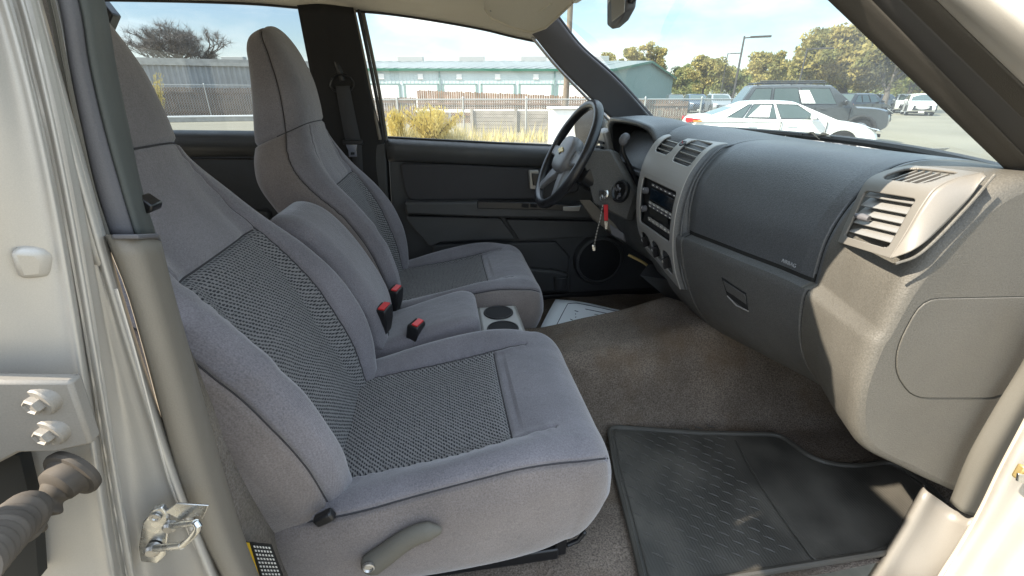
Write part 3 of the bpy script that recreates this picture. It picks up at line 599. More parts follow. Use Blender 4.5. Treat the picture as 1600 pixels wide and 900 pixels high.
# outside mirror seen through the wheel
mc = PY(912, 196, .93); b = MB(); b._lathe(mc+Vector((.09, .0, .0)), (-1, -.25, 0), [(0, .02), (.02, .075), (.06, .105), (.085, .108), (.09, .100)], 28)
for v in b.v: v.y = mc.y+(v.y-mc.y)*.95; v.z = mc.z+(v.z-mc.z)*.95
mir = b.build('side_mirror', 'black_plastic', door)
b = MB(); b._lathe(mc+Vector((.012, .02, 0)), (-1, -.25, 0), [(0, .094), (.003, .094)], 28); b.build('mirror_glass', 'chrome', mir)
b = MB(); b.tube([mc+Vector((.06, -.04, -.03)), PY(950, 220, .75)], [.035, .03], 12); b.build('mirror_arm', 'black_plastic', mir)

rd = thing('rear_door', 'dark rear door behind the driver seat with a tinted window', 'door', (-.9, .74, .6))
panel('door_panel', ((60, 206), (505, 206), (520, 480), (60, 480)), .735, .04, 'door_trim', rd)
c0 = [PY(a, c, .74) for a, c in ((60, 204), (200, 204), (350, 205), (505, 207))]
sheet('window_ledge', [[p+Vector((0, .03, 0)) for p in c0], [p+Vector((0, -.01, .002)) for p in c0], [p+Vector((0, -.045, -.012)) for p in c0], [p+Vector((0, -.05, -.05)) for p in c0], [p+Vector((0, -.01, -.09)) for p in c0]], 'door_trim', rd, n=24, sub=5)
panel('door_pocket', ((300, 330), (420, 330), (420, 420), (300, 420)), .70, .04, 'door_trim', rd, r=.02)
panel('trim_line', ((290, 247), (420, 247), (420, 250), (290, 250)), .730, .01, 'black_plastic', rd)
gl = [PY(a, c, .745) for a, c in ((60, 210), (60, -20), (300, -6), (466, 6), (500, 140), (508, 210))]
b = MB(); b.v = gl; b.f = [tuple(range(len(gl)))]; b.build('window', 'glass_privacy', rd, smooth=False, fix=False)

panel('gap_filler', ((590, 214), (626, 214), (640, 480), (590, 480)), .772, .03, 'black_matte', rd)
# ---- passenger rear door standing open at the left edge
pr = thing('rear_door', 'silver rear passenger door swung open beside the wiring boot, only its edge showing', 'door', (-.30, -.93, .62))
dd = Vector((-.30, -1, 0)).normalized(); ee = Vector((-1, .30, 0)).normalized(); o_ = PY(0, 826, -.955); o_.z = 0
b = MB(); q0 = PY(4, 800, -.955); q1 = PY(62, 930, -.955)
o_ = Vector((q1.x-.012, -.955, 0))
Vd = []
prof_ = [(0.0, .60), (.0, 1.05), (-.055, 1.25), (-.055, 1.30)]
for t in (0, 1.0):
    for dx_, z in prof_:
        for th in (0, .11): p = o_+dd*t+ee*th; Vd.append(Vector((p.x+dx_*(1-t), p.y, z)))
Fd_ = []
for i in range(3):
    a = i*2; Fd_ += [(a, a+2, a+3, a+1), (8+a, 8+a+1, 8+a+3, 8+a+2), (a, 8+a, 8+a+2, a+2), (a+1, a+3, 8+a+3, 8+a+1)]
Fd_ += [(0, 1, 9, 8), (6, 14, 15, 7)]
b.add(Vd, Fd_); b.build('door_shell', 'paint', pr, bev=.008)
b = MB()
for t0, z0, t1, z1 in ((.02, 1.30, .12, 1.66), (.12, 1.66, .85, 1.68), (.85, 1.68, .98, 1.30)): b.tube([o_+dd*t0+ee*.05+Vector((-.05, 0, z0)), o_+dd*t1+ee*.05+Vector((-.05, 0, z1))], .022, 8)
b.box((-.30, -.875, 1.585), (.03, .15, .33)); b.build('frame_and_sun_block', 'paint', pr)  # box is an unseen slab added to keep the sun off the floor mat

# ---- visor, mirror
vz = thing('sun_visor', 'beige cloth sun visor folded up against the roof above the driver window', 'visor', tuple(PY(800, 10, .45)))
vq = [PY(756, -30, .36), PY(757, 14, .50), PY(768, 30, .50), PY(800, 44, .50), PY(830, 52, .48), PY(852, 44, .45), PY(872, 26, .40), PY(895, 4, .33), PY(905, -30, .30)]
b = MB(); b.prism(vq, (.004, -.01, .022)); vo = b.build('visor_board', 'visor', vz, bev=.006)
b = MB(); b.tube([p+Vector((0, -.004, 0)) for p in vq[1:-1]], .0035, 6); b.build('visor_edge', 'headliner', vz)
b = MB(); b.tube(crom([PY(828, 22, .43), PY(845, 16, .40), PY(862, 4, .36)], 8), .005, 8); b.build('visor_arm', 'visor', vz)
for q in ((767, 16), (803, 21)):
    b = MB(); b._lathe(PY(*q, .47), (0, -1, 0), [(0, .0035), (.003, .0035), (.004, .002)], 10); b.build('visor_rivet', 'dark_gap', vz)
rm = thing('rear_view_mirror', 'small grey rear view mirror hanging at the top of the windshield', 'mirror', tuple(PX(965, 10, .50)))
b = MB(); mq = [PX(948, -60, .50), PX(978, -60, .48), PX(979, -6, .48), PX(975, 18, .48), PX(966, 36, .49), PX(955, 46, .50), PX(948, 40, .505)]; b.prism(mq, (.03, 0, .006)); rh = b.build('mirror_housing', 'pillar_grey', rm, bev=.006)
b = MB(); b.prism([PX(956, -2, .477), PX(978, -6, .474), PX(976, 20, .475), PX(957, 34, .479)], (-.003, 0, 0)); b.build('mirror_face', 'bezel', rm, bev=.002)
b = MB(); b.tube([PX(978, 0, .49), PX(988, 2, .49), PX(996, -8, .50)], .006, 8); b.build('mirror_wire', 'black_plastic', rm)

# ---- driver seat belt
sb = thing('seat_belt', 'black seat belt hanging on the far door post with a bright metal tongue', 'seat belt', tuple(PY(535, 120, .66)))
b = MB(); b.tube(crom([PY(522, 88, .675), PY(527, 100, .67), PY(536, 126, .67)], 8), .011, 10); b.build('height_slider', 'black_plastic', sb, )
b = MB(); b.tube(crom([PY(516, 134, .665), PY(520, 122, .665), PY(534, 116, .66), PY(548, 122, .66), PY(553, 132, .665), PY(546, 142, .665), PY(522, 142, .665)], 20), .004, 8, closed=True); b.build('belt_guide', 'black_plastic', sb)
sheet('webbing', [[PY(524, 134, .655), PY(530, 170, .66), PY(540, 222, .665)], [PY(546, 134, .655), PY(553, 170, .66), PY(564, 222, .665)]], 'webbing', sb, n=20, sub=1, solid=.0015)
sheet('webbing', [[PY(545, 222, .668), PY(556, 280, .672), PY(560, 340, .672)], [PY(565, 222, .668), PY(568, 280, .672), PY(572, 340, .672)]], 'webbing', sb, n=20, sub=1, solid=.0015)
panel('belt_slider', ((535, 219), (566, 219), (567, 226), (536, 226)), .655, .012, 'black_plastic', sb, bev=.002)
tg = panel('belt_tongue', ((540, 226), (558, 226), (557, 234), (558, 245), (545, 245), (544, 235)), .655, .003, 'chrome', sb, bev=.0006)
panel('tongue_hole', ((548, 238), (554, 238), (554, 242), (548, 242)), .6545, .001, 'black_matte', tg, bev=0, smooth=False)

# ================================================================== DASHBOARD
dash = thing('dashboard', 'grey moulded plastic dashboard with vents, radio and glovebox under the windshield', 'dashboard', (.8, 0, .8))
# profiles (x, z) at stations across the truck: windshield base, over the top, down the face, ledge, glovebox, tucked under
DS = {
 -.672: [(1.02, 1.353), (.90, 1.373), (.755, 1.378), (.690, 1.315), (.652, 1.235), (.636, 1.150), (.632, 1.140), (.630, 1.125), (.634, 1.030), (.675, 0.930), (.80, 0.850), (1.0, 0.735)],
 -.60: [(1.03, 1.354), (.91, 1.374), (.765, 1.374), (.700, 1.315), (.667, 1.235), (.658, 1.150), (.653, 1.140), (.652, 1.125), (.655, 1.030), (.695, 0.940), (.82, 0.850), (1.02, 0.760)],
 -.47: [(1.05, 1.356), (.92, 1.376), (.781, 1.366), (.722, 1.311), (.692, 1.241), (.689, 1.152), (.676, 1.143), (.673, 1.130), (.685, 1.035), (.74, 0.945), (.86, 0.855), (1.04, 0.800)],
 -.28: [(1.07, 1.354), (.93, 1.374), (.770, 1.368), (.708, 1.306), (.676, 1.232), (.672, 1.146), (.658, 1.137), (.655, 1.124), (.668, 1.030), (.72, 0.925), (.84, 0.840), (1.03, 0.800)],
 -.08: [(1.08, 1.354), (.92, 1.377), (.724, 1.364), (.659, 1.300), (.642, 1.218), (.648, 1.140), (.634, 1.131), (.632, 1.118), (.648, 1.030), (.715, 0.900), (.82, 0.815), (1.02, 0.790)],
 .02: [(1.08, 1.350), (.90, 1.383), (.700, 1.377), (.637, 1.300), (.622, 1.214), (.626, 1.140), (.626, 1.131), (.626, 1.118), (.638, 1.030), (.715, 0.900), (.82, 0.815), (1.02, 0.790)],
 .13: [(1.07, 1.350), (.88, 1.390), (.680, 1.390), (.625, 1.300), (.612, 1.214), (.616, 1.140), (.616, 1.131), (.617, 1.118), (.640, 1.030), (.715, 0.910), (.82, 0.830), (1.02, 0.790)],
 .20: [(1.06, 1.350), (.88, 1.390), (.72, 1.375), (.68, 1.300), (.66, 1.214), (.650, 1.140), (.650, 1.131), (.65, 1.118), (.665, 1.030), (.73, 0.930), (.84, 0.860), (1.02, 0.800)],
 .40: [(1.04, 1.350), (.88, 1.383), (.74, 1.370), (.69, 1.300), (.665, 1.214), (.650, 1.140), (.650, 1.131), (.65, 1.118), (.66, 1.030), (.73, 0.930), (.84, 0.860), (1.02, 0.800)],
 .68: [(.98, 1.343), (.86, 1.363), (.73, 1.357), (.69, 1.310), (.665, 1.235), (.655, 1.150), (.653, 1.140), (.652, 1.125), (.655, 1.030), (.695, 0.940), (.82, 0.850), (1.02, 0.740)]}
for y_ in (-.60, -.47, -.28, -.08):                       # the glovebox lip stands proud below the airbag door
    for i_ in (6, 7): x_, z_ = DS[y_][i_]; DS[y_][i_] = (x_-.008, z_)
ys = sorted(DS); NA, NBB = 64, 56
prof = []
for y in ys:
    p = DS[y]; A = crom(p[:6], NA); B_ = crom(p[6:], NBB); prof.append(np.concatenate([A, B_]))
prof = np.array(prof)                                   # stations x samples x 2
yy = np.concatenate([np.linspace(-.672, -.5, 60, endpoint=False), np.linspace(-.5, -.44, 60, endpoint=False), np.linspace(-.44, -.12, 110, endpoint=False), np.linspace(-.12, -.05, 64, endpoint=False), np.linspace(-.05, .68, 120)])
def herm(Y):
    """smooth interpolation of the stations (monotone slopes)"""
    k = min(max(np.searchsorted(ys, Y)-1, 0), len(ys)-2); h = ys[k+1]-ys[k]; t = (Y-ys[k])/h
    def sl(i):
        if i == 0: return (prof[1]-prof[0])/(ys[1]-ys[0])
        if i == len(ys)-1: return (prof[-1]-prof[-2])/(ys[-1]-ys[-2])
        return (prof[i+1]-prof[i-1])/(ys[i+1]-ys[i-1])
    return (2*t**3-3*t**2+1)*prof[k]+(t**3-2*t**2+t)*h*sl(k)+(-2*t**3+3*t**2)*prof[k+1]+(t**3-t**2)*h*sl(k+1)
G = np.zeros((len(yy), NA+NBB, 3))
for i, y in enumerate(yy):
    q = herm(y); e = min(1, max(0, (y+.672)/.028)); rr = .022*(1-math.sqrt(max(0, 1-(1-e)**2)))
    G[i, :, 0] = q[:, 0]+rr*.8; G[i, :, 1] = y; G[i, :, 2] = q[:, 1]-rr*np.clip((q[:, 1]-1.1)/.25, -.6, 1)
YY = yy[:, None]; jj = np.arange(NA+NBB)[None, :]
JT = 21                                                  # sample where the airbag door begins at the top
gv = np.zeros(G.shape[:2])
AR, AL = -.475, -.085
inair = (jj >= JT) & (jj < NA)
gv = np.maximum(gv, np.where(inair, np.maximum(np.exp(-((YY-AR)/.0022)**2), np.exp(-((YY-AL)/.0022)**2)), 0))
GR, GL = -.488, -.098
ingl = (jj >= NA) & (jj < NA+41)
gv = np.maximum(gv, np.where(ingl, np.maximum(np.exp(-((YY-GR)/.0022)**2), np.exp(-((YY-GL)/.0022)**2)), 0))
G[:, :, 0] += gv*.011
# airbag door pillows out slightly
pil = np.where(inair & (YY > AR) & (YY < AL), np.minimum(1, np.minimum(YY-AR, AL-YY)/.03), 0); G[:, :, 0] -= pil*.005
seam_d = gv.copy(); seam_d = np.where((jj >= NA-2) & (jj < NA) & (YY > AR) & (YY < AL), 1.0, seam_d); seam_d = np.where((jj >= JT-1) & (jj <= JT) & (YY > AR) & (YY < AL), .0, seam_d)
yc_ = .5*(yy[:-1]+yy[1:])
def pickd(i, j):
    y = yc_[i]
    if AR < y < AL and JT <= j < NA-1: return 'air'
    if GR < y < GL and NA <= j < NA+41: return 'glove'
    if j < NA-1 and y > -.485: return 'top'
    if y < -.47: return 'end'
    return 'low'
DM = split_mesh(G, False, pickd, {'air': ('airbag_cover', 'dash_skin', None), 'glove': ('glovebox_door', 'dash_lower', None), 'top': ('dash_top', 'dash_skin', None),
     'low': ('lower_panel', 'dash_lower', None), 'end': ('end_panel', 'dash_end', None)}, dash, None, seam_d.reshape(-1), 'dark_gap', .62)
Fd = grid_faces(*G.shape[:2]); BV = BVHTree.FromPolygons([Vector(p) for p in G.reshape(-1, 3)], Fd)
def on_dash(px, py):
    h = BV.ray_cast(CAM, ray(px, py)); return (h[0], h[1]) if h[0] is not None else (None, None)
# end cap that the open door uncovers
ec = [Vector(p) for p in G[0]]
cap = ec+[Vector((1.16, -.672+.0, .70)), Vector((1.16, -.672, 1.37))]
b = MB(); b.prism(cap, (0, .012, 0)); endcap = b.build('end_cap', 'dash_end', dash, smooth=False)
def rounded(poly, r=.012, n=5):
    out = []; N = len(poly)
    for i in range(N):
        p = Vector(poly[i]); a = Vector(poly[i-1])-p; c = Vector(poly[(i+1) % N])-p
        ra = min(r, a.length*.45); rc = min(r, c.length*.45); s, e = p+a.normalized()*ra, p+c.normalized()*rc
        for t in np.linspace(0, 1, n): out.append(s*(1-t)**2+p*2*t*(1-t)+e*t*t)
    return out
cov = [PY(*q, -.6724) for q in ((1440, 466), (1640, 462), (1640, 560), (1562, 622), (1425, 622), (1398, 585), (1400, 540))]
b = MB(); b.prism(rounded(cov, .03), (0, .004, 0)); b.build('cover_gap', 'dark_gap', endcap, smooth=False)
c0 = sum(cov, Vector())/len(cov)
b = MB(); b.prism([c0+(p-c0)*.988-Vector((0, .0014, 0)) for p in rounded(cov, .03)], (0, .004, 0)); b.build('fuse_cover', 'dash_end', endcap, smooth=False, bev=.0012)
# glovebox latch
lq = [on_dash(*q) for q in ((1128, 433), (1166, 458), (1170, 486), (1137, 462))]
if all(p[0] is not None for p in lq):
    nrm = lq[0][1].normalized(); nrm = nrm if nrm.x < 0 else -nrm
    b = MB(); b.prism([p[0]+nrm*.0015 for p in lq], nrm*-.02); lt = b.build('latch_recess', 'black_matte', DM['glove'], smooth=False)
    q0, q1, q2, q3 = [p[0] for p in lq]
    b = MB(); b.prism([q0+(q3-q0)*.12+(q1-q0)*.05+nrm*.003, q1+(q2-q1)*.1-(q1-q0)*.03+nrm*.003, q2-(q2-q1)*.12-(q1-q0)*.03+nrm*.001, q3-(q3-q0)*.1+(q1-q0)*.05+nrm*.001], -nrm*.004)
    b.build('latch', 'dash_lower', DM['glove'], bev=.0008)
    c1 = on_dash(1186, 508)[0]
    if c1 is not None:
        b = MB(); b.tube([q3+nrm*.001, (q3+q2)*.5+Vector((0, 0, -.006))+nrm*.002, q2+nrm*.001], .0018, 8); b.build('latch_rim', 'bezel', DM['glove'])
# airbag lettering
p, nr = on_dash(1236, 411); px_, _ = on_dash(1250, 417); py_, _ = on_dash(1238, 402)
if p is not None:
    nr = nr if nr.x < 0 else -nr
    text('airbag_lettering', 'AIRBAG', .011, p+nr*.0045, px_-p, py_-p, 'print_grey', DM['air'], lift=.0012)

# ---- round the corner: right vent pod
def patch(name, E, m, parent, nu, nv, hole=None, solid=.003, bulge=0, bd=Vector((-1, -.3, .3))):
    """surface between two side curves E[0], E[1] (lists of 3-D points), faces dropped where hole(u,v)"""
    A = crom(E[0], nv); B_ = crom(E[1], nv); Gp = np.array([A*(1-u)+B_*u for u in np.linspace(0, 1, nu)])
    if bulge:
        for i, u in enumerate(np.linspace(0, 1, nu)): Gp[i] += np.array(bd.normalized())*bulge*math.sin(math.pi*u)
    us = (np.arange(nu-1)+.5)/(nu-1); vs = (np.arange(nv-1)+.5)/(nv-1)
    Fc = grid_faces(nu, nv, False, (lambda i, j: not hole(us[i], vs[j])) if hole else None)
    o = mesh(name, Gp.reshape(-1, 3), Fc, m, parent, solid=solid, soff=0); return o, Gp
def rr_in(u, v, u0, u1, v0, v1, ru, rv):
    if not (u0 < u < u1 and v0 < v < v1): return False
    du = max(0, u0+ru-u, u-(u1-ru))/ru; dv = max(0, v0+rv-v, v-(v1-rv))/rv
    return du*du+dv*dv <= 1
yl, yr = -.497, -.660
left = [PY(1309, 378, yl), PY(1325, 345, yl), PY(1345, 300, yl), PY(1358, 281, yl), PY(1385, 268, yl), PY(1420, 260, yl)]
right = [PY(1393, 404, yr), PY(1415, 368, yr), PY(1442, 322, yr), PY(1462, 296, yr), PY(1492, 281, yr), PY(1535, 272, yr)]
hole = lambda u, v: rr_in(u, v, .10, .90, .07, .50, .06, .03) or rr_in(u, v, .18, .88, .62, .93, .12, .08)
pod, PG = patch('side_vent', (left, right), 'bezel_tan', dash, 120, 150, hole, solid=.004, bulge=.006)
nu, nv = PG.shape[:2]
def pg(u, v): return Vector(PG[int(round(u*(nu-1))), int(round(v*(nv-1)))])
inn = Vector((.9, .1, -.25)).normalized()
b = MB(); b.prism([pg(.06, .04)+inn*.03, pg(.94, .04)+inn*.03, pg(.94, .54)+inn*.03, pg(.06, .54)+inn*.03], inn*.01); b.build('vent_cavity', 'black_matte', pod, smooth=False)
b = MB(); b.prism([pg(.14, .64)+Vector((0, 0, -.02)), pg(.9, .64)+Vector((0, 0, -.02)), pg(.9, .95)+Vector((0, 0, -.02)), pg(.14, .95)+Vector((0, 0, -.02))], (0, 0, -.01)); b.build('vent_cavity', 'black_matte', pod, smooth=False)
for k in range(5):                                       # five broad vanes, tilted open
    v = .115+.083*k; a, c = pg(.105, v), pg(.895, v); dn = (pg(.5, v+.05)-pg(.5, v)).normalized()
    b = MB(); q = [a+inn*.004, c+inn*.004, c+inn*.020+dn*.018, a+inn*.020+dn*.018]; b.prism(q, (q[1]-q[0]).cross(q[2]-q[1]).normalized()*.0022); b.build('vane', 'bezel', pod, bev=.0007, smooth=False)
a = pg(.30, .27); b = MB(); b.tube([a-inn*.004-Vector((0, .012, 0)), a-inn*.006, a-inn*.004+Vector((0, .012, 0))], [.005, .006, .004], 12); b.build('vane_tab', 'pillar_grey', pod)
for k in range(6):                                       # slots over the top for the side window
    u = .25+.11*k; q = [pg(u, .61), pg(u+.035, .61), pg(u+.035, .94), pg(u, .94)]; q = [p_+Vector((0, 0, -.002)) for p_ in q]
    b = MB(); b.prism(q, (0, 0, -.012)); b.build('slat', 'bezel_tan', pod, smooth=False)
# rounded flank of the pod between its face and the door gap
fl = [PY(1393, 404, yr), PY(1425, 392, -.676), PY(1462, 360, -.676), PY(1500, 322, -.676), PY(1528, 292, -.676), PY(1542, 276, -.676)]
Rt = crom(right, 40); Fl = crom(fl, 40); rows = []
for t in np.linspace(0, 1, 10):
    q = Rt*(1-t)+Fl*t; q[:, 1] -= .004*math.sin(math.pi*t)*np.sin(np.linspace(0, math.pi, 40)); rows.append(q)
Gf = np.array(rows); mesh('vent_flank', Gf.reshape(-1, 3), grid_faces(10, 40), 'bezel_tan', pod, solid=.003)
b = MB(); b.tube([Vector(p_)+Vector((0, -.003, 0)) for p_ in crom([PY(1396, 411, -.672), PY(1430, 398, -.677), PY(1505, 325, -.677), PY(1550, 272, -.677)], 60)], .002, 8); b.build('vent_lip', 'dash_end', pod)

# ---- centre stack
yl, yr = .128, -.066
z_of = lambda px, py, y: PY(px, py, y)
L_ = [(.710, 1.378), (.640, 1.368), (.603, 1.318), (.588, 1.250), (.588, 1.180), (.602, 1.100), (.633, 1.035), (.66, 1.0)]
R_ = [(.745, 1.368), (.690, 1.358), (.640, 1.300), (.620, 1.235), (.615, 1.170), (.622, 1.090), (.640, 1.020), (.664, .965)]
left = [Vector((x, yl, z)) for x, z in L_]; right = [Vector((x, yr, z)) for x, z in R_]
NU, NV = 100, 210
KX = 24; A0 = np.concatenate([crom([Vector((.80, yl, 1.384)), left[0]], KX+1)[:-1], crom(left, NV)]); B0 = np.concatenate([crom([Vector((.83, yr, 1.372)), right[0]], KX+1)[:-1], crom(right, NV)]); NVT = NV+KX; SGn = np.array([A0*(1-u)+B0*u for u in np.linspace(0, 1, NU)])
SB = BVHTree.FromPolygons([Vector(p) for p in SGn.reshape(-1, 3)], grid_faces(NU, NVT))
def suv(px, py):
    h = SB.ray_cast(CAM, ray(px, py))
    if h[0] is None: return None
    k = h[2]; i, j = divmod(k, NV-1); return ((i+.5)/(NU-1), (j+.5)/(NV-1))
ST = []   # holes: (u0,u1,v0,v1)
HV1 = (.10, .43, .085, .245); HV2 = (.55, .93, .085, .265)
HR = (.10, .92, .405, .70)
HK = [(.07, .33, .755, .885), (.37, .63, .765, .90), (.67, .93, .775, .925)]
def hole(u, v):
    if rr_in(u, v, *HV1, .07, .03) or rr_in(u, v, *HV2, .07, .03) or rr_in(u, v, *HR, .05, .02): return True
    return any(rr_in(u, v, *h, .12, .05) for h in HK)
us = (np.arange(NU-1)+.5)/(NU-1); vs = (np.arange(NVT-1)+.5-KX)/(NV-1)
stack = mesh('centre_stack', SGn.reshape(-1, 3), grid_faces(NU, NVT, False, lambda i, j: not hole(us[i], vs[j])), 'bezel', dash, solid=.005, soff=0)
def sp(u, v):
    a = SGn[min(NU-1, max(0, int(round(u*(NU-1))))), min(NVT-1, max(0, KX+int(round(v*(NV-1)))))]; return Vector(a)
def sn_(u, v):
    n = (sp(u+.03, v)-sp(u-.03, v)).cross(sp(u, v+.02)-sp(u, v-.02)).normalized(); return n if n.x < 0 else -n
def quad(u0, u1, v0, v1, d=0):
    return [sp(u, v)+sn_(.5, (v0+v1)/2)*d for u, v in ((u0, v0), (u1, v0), (u1, v1), (u0, v1))]
def on_stack(name, m, u0, u1, v0, v1, d0, d1, parent, bev=.001):
    """block lying between depths d0 (inside) and d1 (proud) over a patch of the stack"""
    n = sn_((u0+u1)/2, (v0+v1)/2); b = MB(); b.prism(quad(u0, u1, v0, v1, d0), n*(d1-d0)); return b.build(name, m, parent, bev=bev, smooth=False)
# side returns that close the stack onto the dash
for nm, e, s in (('stack_side', A0, 1), ('stack_side', B0, -1)):
    g2 = np.array([e, e+np.array([.03, .012*s, 0]), e+np.array([.10, .03*s, -.01])]); mesh(nm, g2.reshape(-1, 3), grid_faces(3, NVT), 'dash_skin', dash)
for H in (HV1, HV2):
    vt = on_stack('centre_vent', 'black_matte', H[0]-.02, H[1]+.02, H[2]-.01, H[3]+.01, -.035, -.03, stack, 0)
    for k in range(4):
        v = H[2]+(H[3]-H[2])*(.16+.22*k); n = sn_(.5, v)
        a, c = sp(H[0], v), sp(H[1], v); d = (sp(.5, v+.03)-sp(.5, v)).normalized()
        b = MB(); q = [a-n*.004, c-n*.004, c-n*.010+d*.001, a-n*.010+d*.001]; b.prism(q, d*.0024); b.build('vane', 'bezel', vt, smooth=False)
    for k in range(3):
        u = H[0]+(H[1]-H[0])*(.25+.25*k); n = sn_(u, H[2]+.07)
        b = MB(); q = [sp(u, H[2])-n*.016, sp(u, H[3])-n*.016, sp(u, H[3])-n*.03, sp(u, H[2])-n*.03]; b.prism(q, (0, .002, 0)); b.build('vertical_vane', 'black_plastic', vt, smooth=False)
b = MB(); c = sp(.49, .15); n = sn_(.49, .15); b._lathe(c-n*.001, n, [(0, .011), (.003, .011), (.005, .008), (.004, .003)], 20); b.build('hazard_button', 'black_plastic', stack)
b = MB(); b.tube([c+n*.0052+Vector((0, .004*math.cos(a), .004*math.sin(a))) for a in (math.pi/2, math.pi*7/6, math.pi*11/6)], .0006, 6, closed=True); b.build('hazard_triangle', 'red_button', stack)
on_stack('blank_panel', 'bezel', .05, .44, .305, .385, -.002, .0028, stack, .0015)
on_stack('blank_panel', 'bezel', .46, .97, .305, .385, -.002, .0028, stack, .0015)
radio = on_stack('radio', 'black_plastic', HR[0]-.01, HR[1]+.01, HR[2]-.004, HR[3]+.004, -.03, -.006, stack, 0)
def rq(u0, u1, v0, v1): return (HR[0]+(HR[1]-HR[0])*u0, HR[0]+(HR[1]-HR[0])*u1, HR[2]+(HR[3]-HR[2])*v0, HR[2]+(HR[3]-HR[2])*v1)
on_stack('display', 'screen', *rq(.24, .96, .16, .40), -.007, -.005, radio, .0006)
on_stack('cassette_slot', 'dark_gap', *rq(.24, .84, .58, .72), -.007, -.0052, radio, .0004)
for v in (.10, .47, .53, .82):
    for k in range(6):
        on_stack('radio_button', 'bezel' if v in (.47, .82) else 'pillar_grey', *rq(.24+.125*k, .24+.125*k+.10, v-.022 if v != .82 else v-.035, v+.022 if v != .82 else v+.04), -.007, -.0035, radio, .0008)
        on_stack('button_mark', 'label_white', *rq(.24+.125*k+.03, .24+.125*k+.07, v-.006, v+.006), -.004, -.0031, radio, 0)
for v in (.26, .66):
    u_, _, v_, _ = rq(.11, 1, v, 1); c = sp(u_, v_); n = sn_(u_, v_); b = MB(); b._lathe(c-n*.007, n, [(0, .010), (.012, .009), (.013, .007)], 20); b.build('radio_knob', 'pillar_grey', radio)
    b = MB(); b.box(c+n*.0066+Vector((0, 0, .004)), (.001, .0014, .005)); b.build('knob_mark', 'label_white', radio)
for kk, H in enumerate(HK):
    on_stack('dial_recess', 'black_plastic', H[0]-.02, H[1]+.02, H[2]-.01, H[3]+.01, -.022, -.012, stack, 0)
    u_, v_ = (H[0]+H[1])/2, (H[2]+H[3])/2; c = sp(u_, v_); n = sn_(u_, v_)
    b = MB(); b._lathe(c-n*.014, n, [(0, .0195), (.010, .018), (.013, .0165), (.0135, .012)], 28); R3 = n.to_track_quat('Z', 'Y').to_matrix()
    b.box(c+n*.006, (.008, .033, .018), R3); kb = b.build('climate_dial', 'black_plastic', stack, bev=.0012)
    b = MB(); b.box(c+n*.0152+R3 @ Vector((0, .010, 0)), (.0015, .009, .0006), R3); b.build('dial_mark', 'label_white', kb)
    for k in range(7):
        a = math.radians(-120+40*k); b = MB(); b.box(c-n*.0112+R3 @ Vector((.0225*math.sin(a), .0225*math.cos(a), 0)), (.0016, .0036, .0006), R3); b.build('dial_tick', 'label_white', kb)
# narrow trim ring round the stack on the passenger side
b = MB(); b.tube([Vector(p_)+Vector((.012, -.016, 0)) for p_ in B0[::5]], .003, 8); b.build('stack_trim', 'dash_skin', dash)

# ---- instrument binnacle
hood_o = [(.150, 1.29, .655), (.152, 1.35, .640), (.172, 1.388, .628), (.22, 1.404, .615), (.36, 1.412, .605), (.50, 1.405, .615), (.545, 1.38, .628), (.56, 1.33, .645), (.56, 1.26, .66)]
hood_i = [(.168, 1.28, .66), (.170, 1.338, .650), (.188, 1.372, .640), (.23, 1.386, .630), (.36, 1.393, .622), (.49, 1.387, .630), (.528, 1.365, .640), (.542, 1.325, .652), (.542, 1.255, .665)]
bk = [(y, z, .80) for y, z, x in hood_i]
top = [(y, min(1.372, z-.02) if z > 1.37 else z-.03, .88) for y, z, x in hood_o]
ln = lambda Q: [Vector((x, y, z)) for y, z, x in Q]
sheet('binnacle_hood', [ln(top), ln([(y, z+.003, .74) for y, z, x in hood_o]), ln([(y, z, x+.02) for y, z, x in hood_o]), ln(hood_o), ln([(y*.5+y2*.5, z*.5+z2*.5-.001, x-.003) for (y, z, x), (y2, z2, x2) in zip(hood_o, hood_i)]), ln(hood_i)], 'dash_skin', dash, n=80, solid=0, sub=5)
sheet('binnacle_shroud', [ln(hood_i), ln([(y, z, .72) for y, z, x in hood_i]), ln(bk)], 'black_plastic', dash, n=60, solid=0)
b = MB(); b.box((.775, .355, 1.300), (.006, .37, .13), Matrix.Rotation(math.radians(-14), 3, 'Y')); cl = b.build('gauge_cluster', 'black_matte', dash)
for y, z, r in ((.26, 1.33, .045), (.36, 1.335, .055), (.46, 1.33, .045)):
    b = MB(); b._lathe(Vector((.768, y, z)), (-1, 0, .25), [(0, r), (.006, r), (.006, r*.92), (.001, r*.9)], 32); gd = b.build('gauge', 'pillar_dark', cl)
    for k in range(9):
        a = math.radians(-120+30*k); b = MB(); b.box((.7605, y-math.sin(a)*r*.78, z+math.cos(a)*r*.78), (.001, .002, .007)); b.build('gauge_tick', 'label_white', gd)
    b = MB(); b.tube([(.759, y, z), (.759, y+r*.5, z-r*.4)], .0012, 6); b.build('gauge_needle', 'red_button', gd)
# lower lip in front of the gauges and the left vent
b = MB(); b.box((.70, .36, 1.235), (.12, .40, .02), Matrix.Rotation(math.radians(8), 3, 'Y')); b.build('cluster_ledge', 'dash_skin', dash, bev=.006)
lv = MB(); lv.box((.655, .615, 1.31), (.04, .085, .105), Matrix.Rotation(math.radians(-18), 3, 'Y')); lvo = lv.build('left_vent', 'bezel', dash, bev=.008)
for k in range(5):
    b = MB(); b.box((.631-.012+.007*k, .612, 1.275+.018*k), (.012, .06, .009)); b.build('vane', 'black_matte', lvo, smooth=False)
lv = MB(); lv.box((.645, .548, 1.30), (.02, .02, .12), Matrix.Rotation(math.radians(-18), 3, 'Y')); lv.build('vent_frame', 'bezel', lvo, bev=.005)

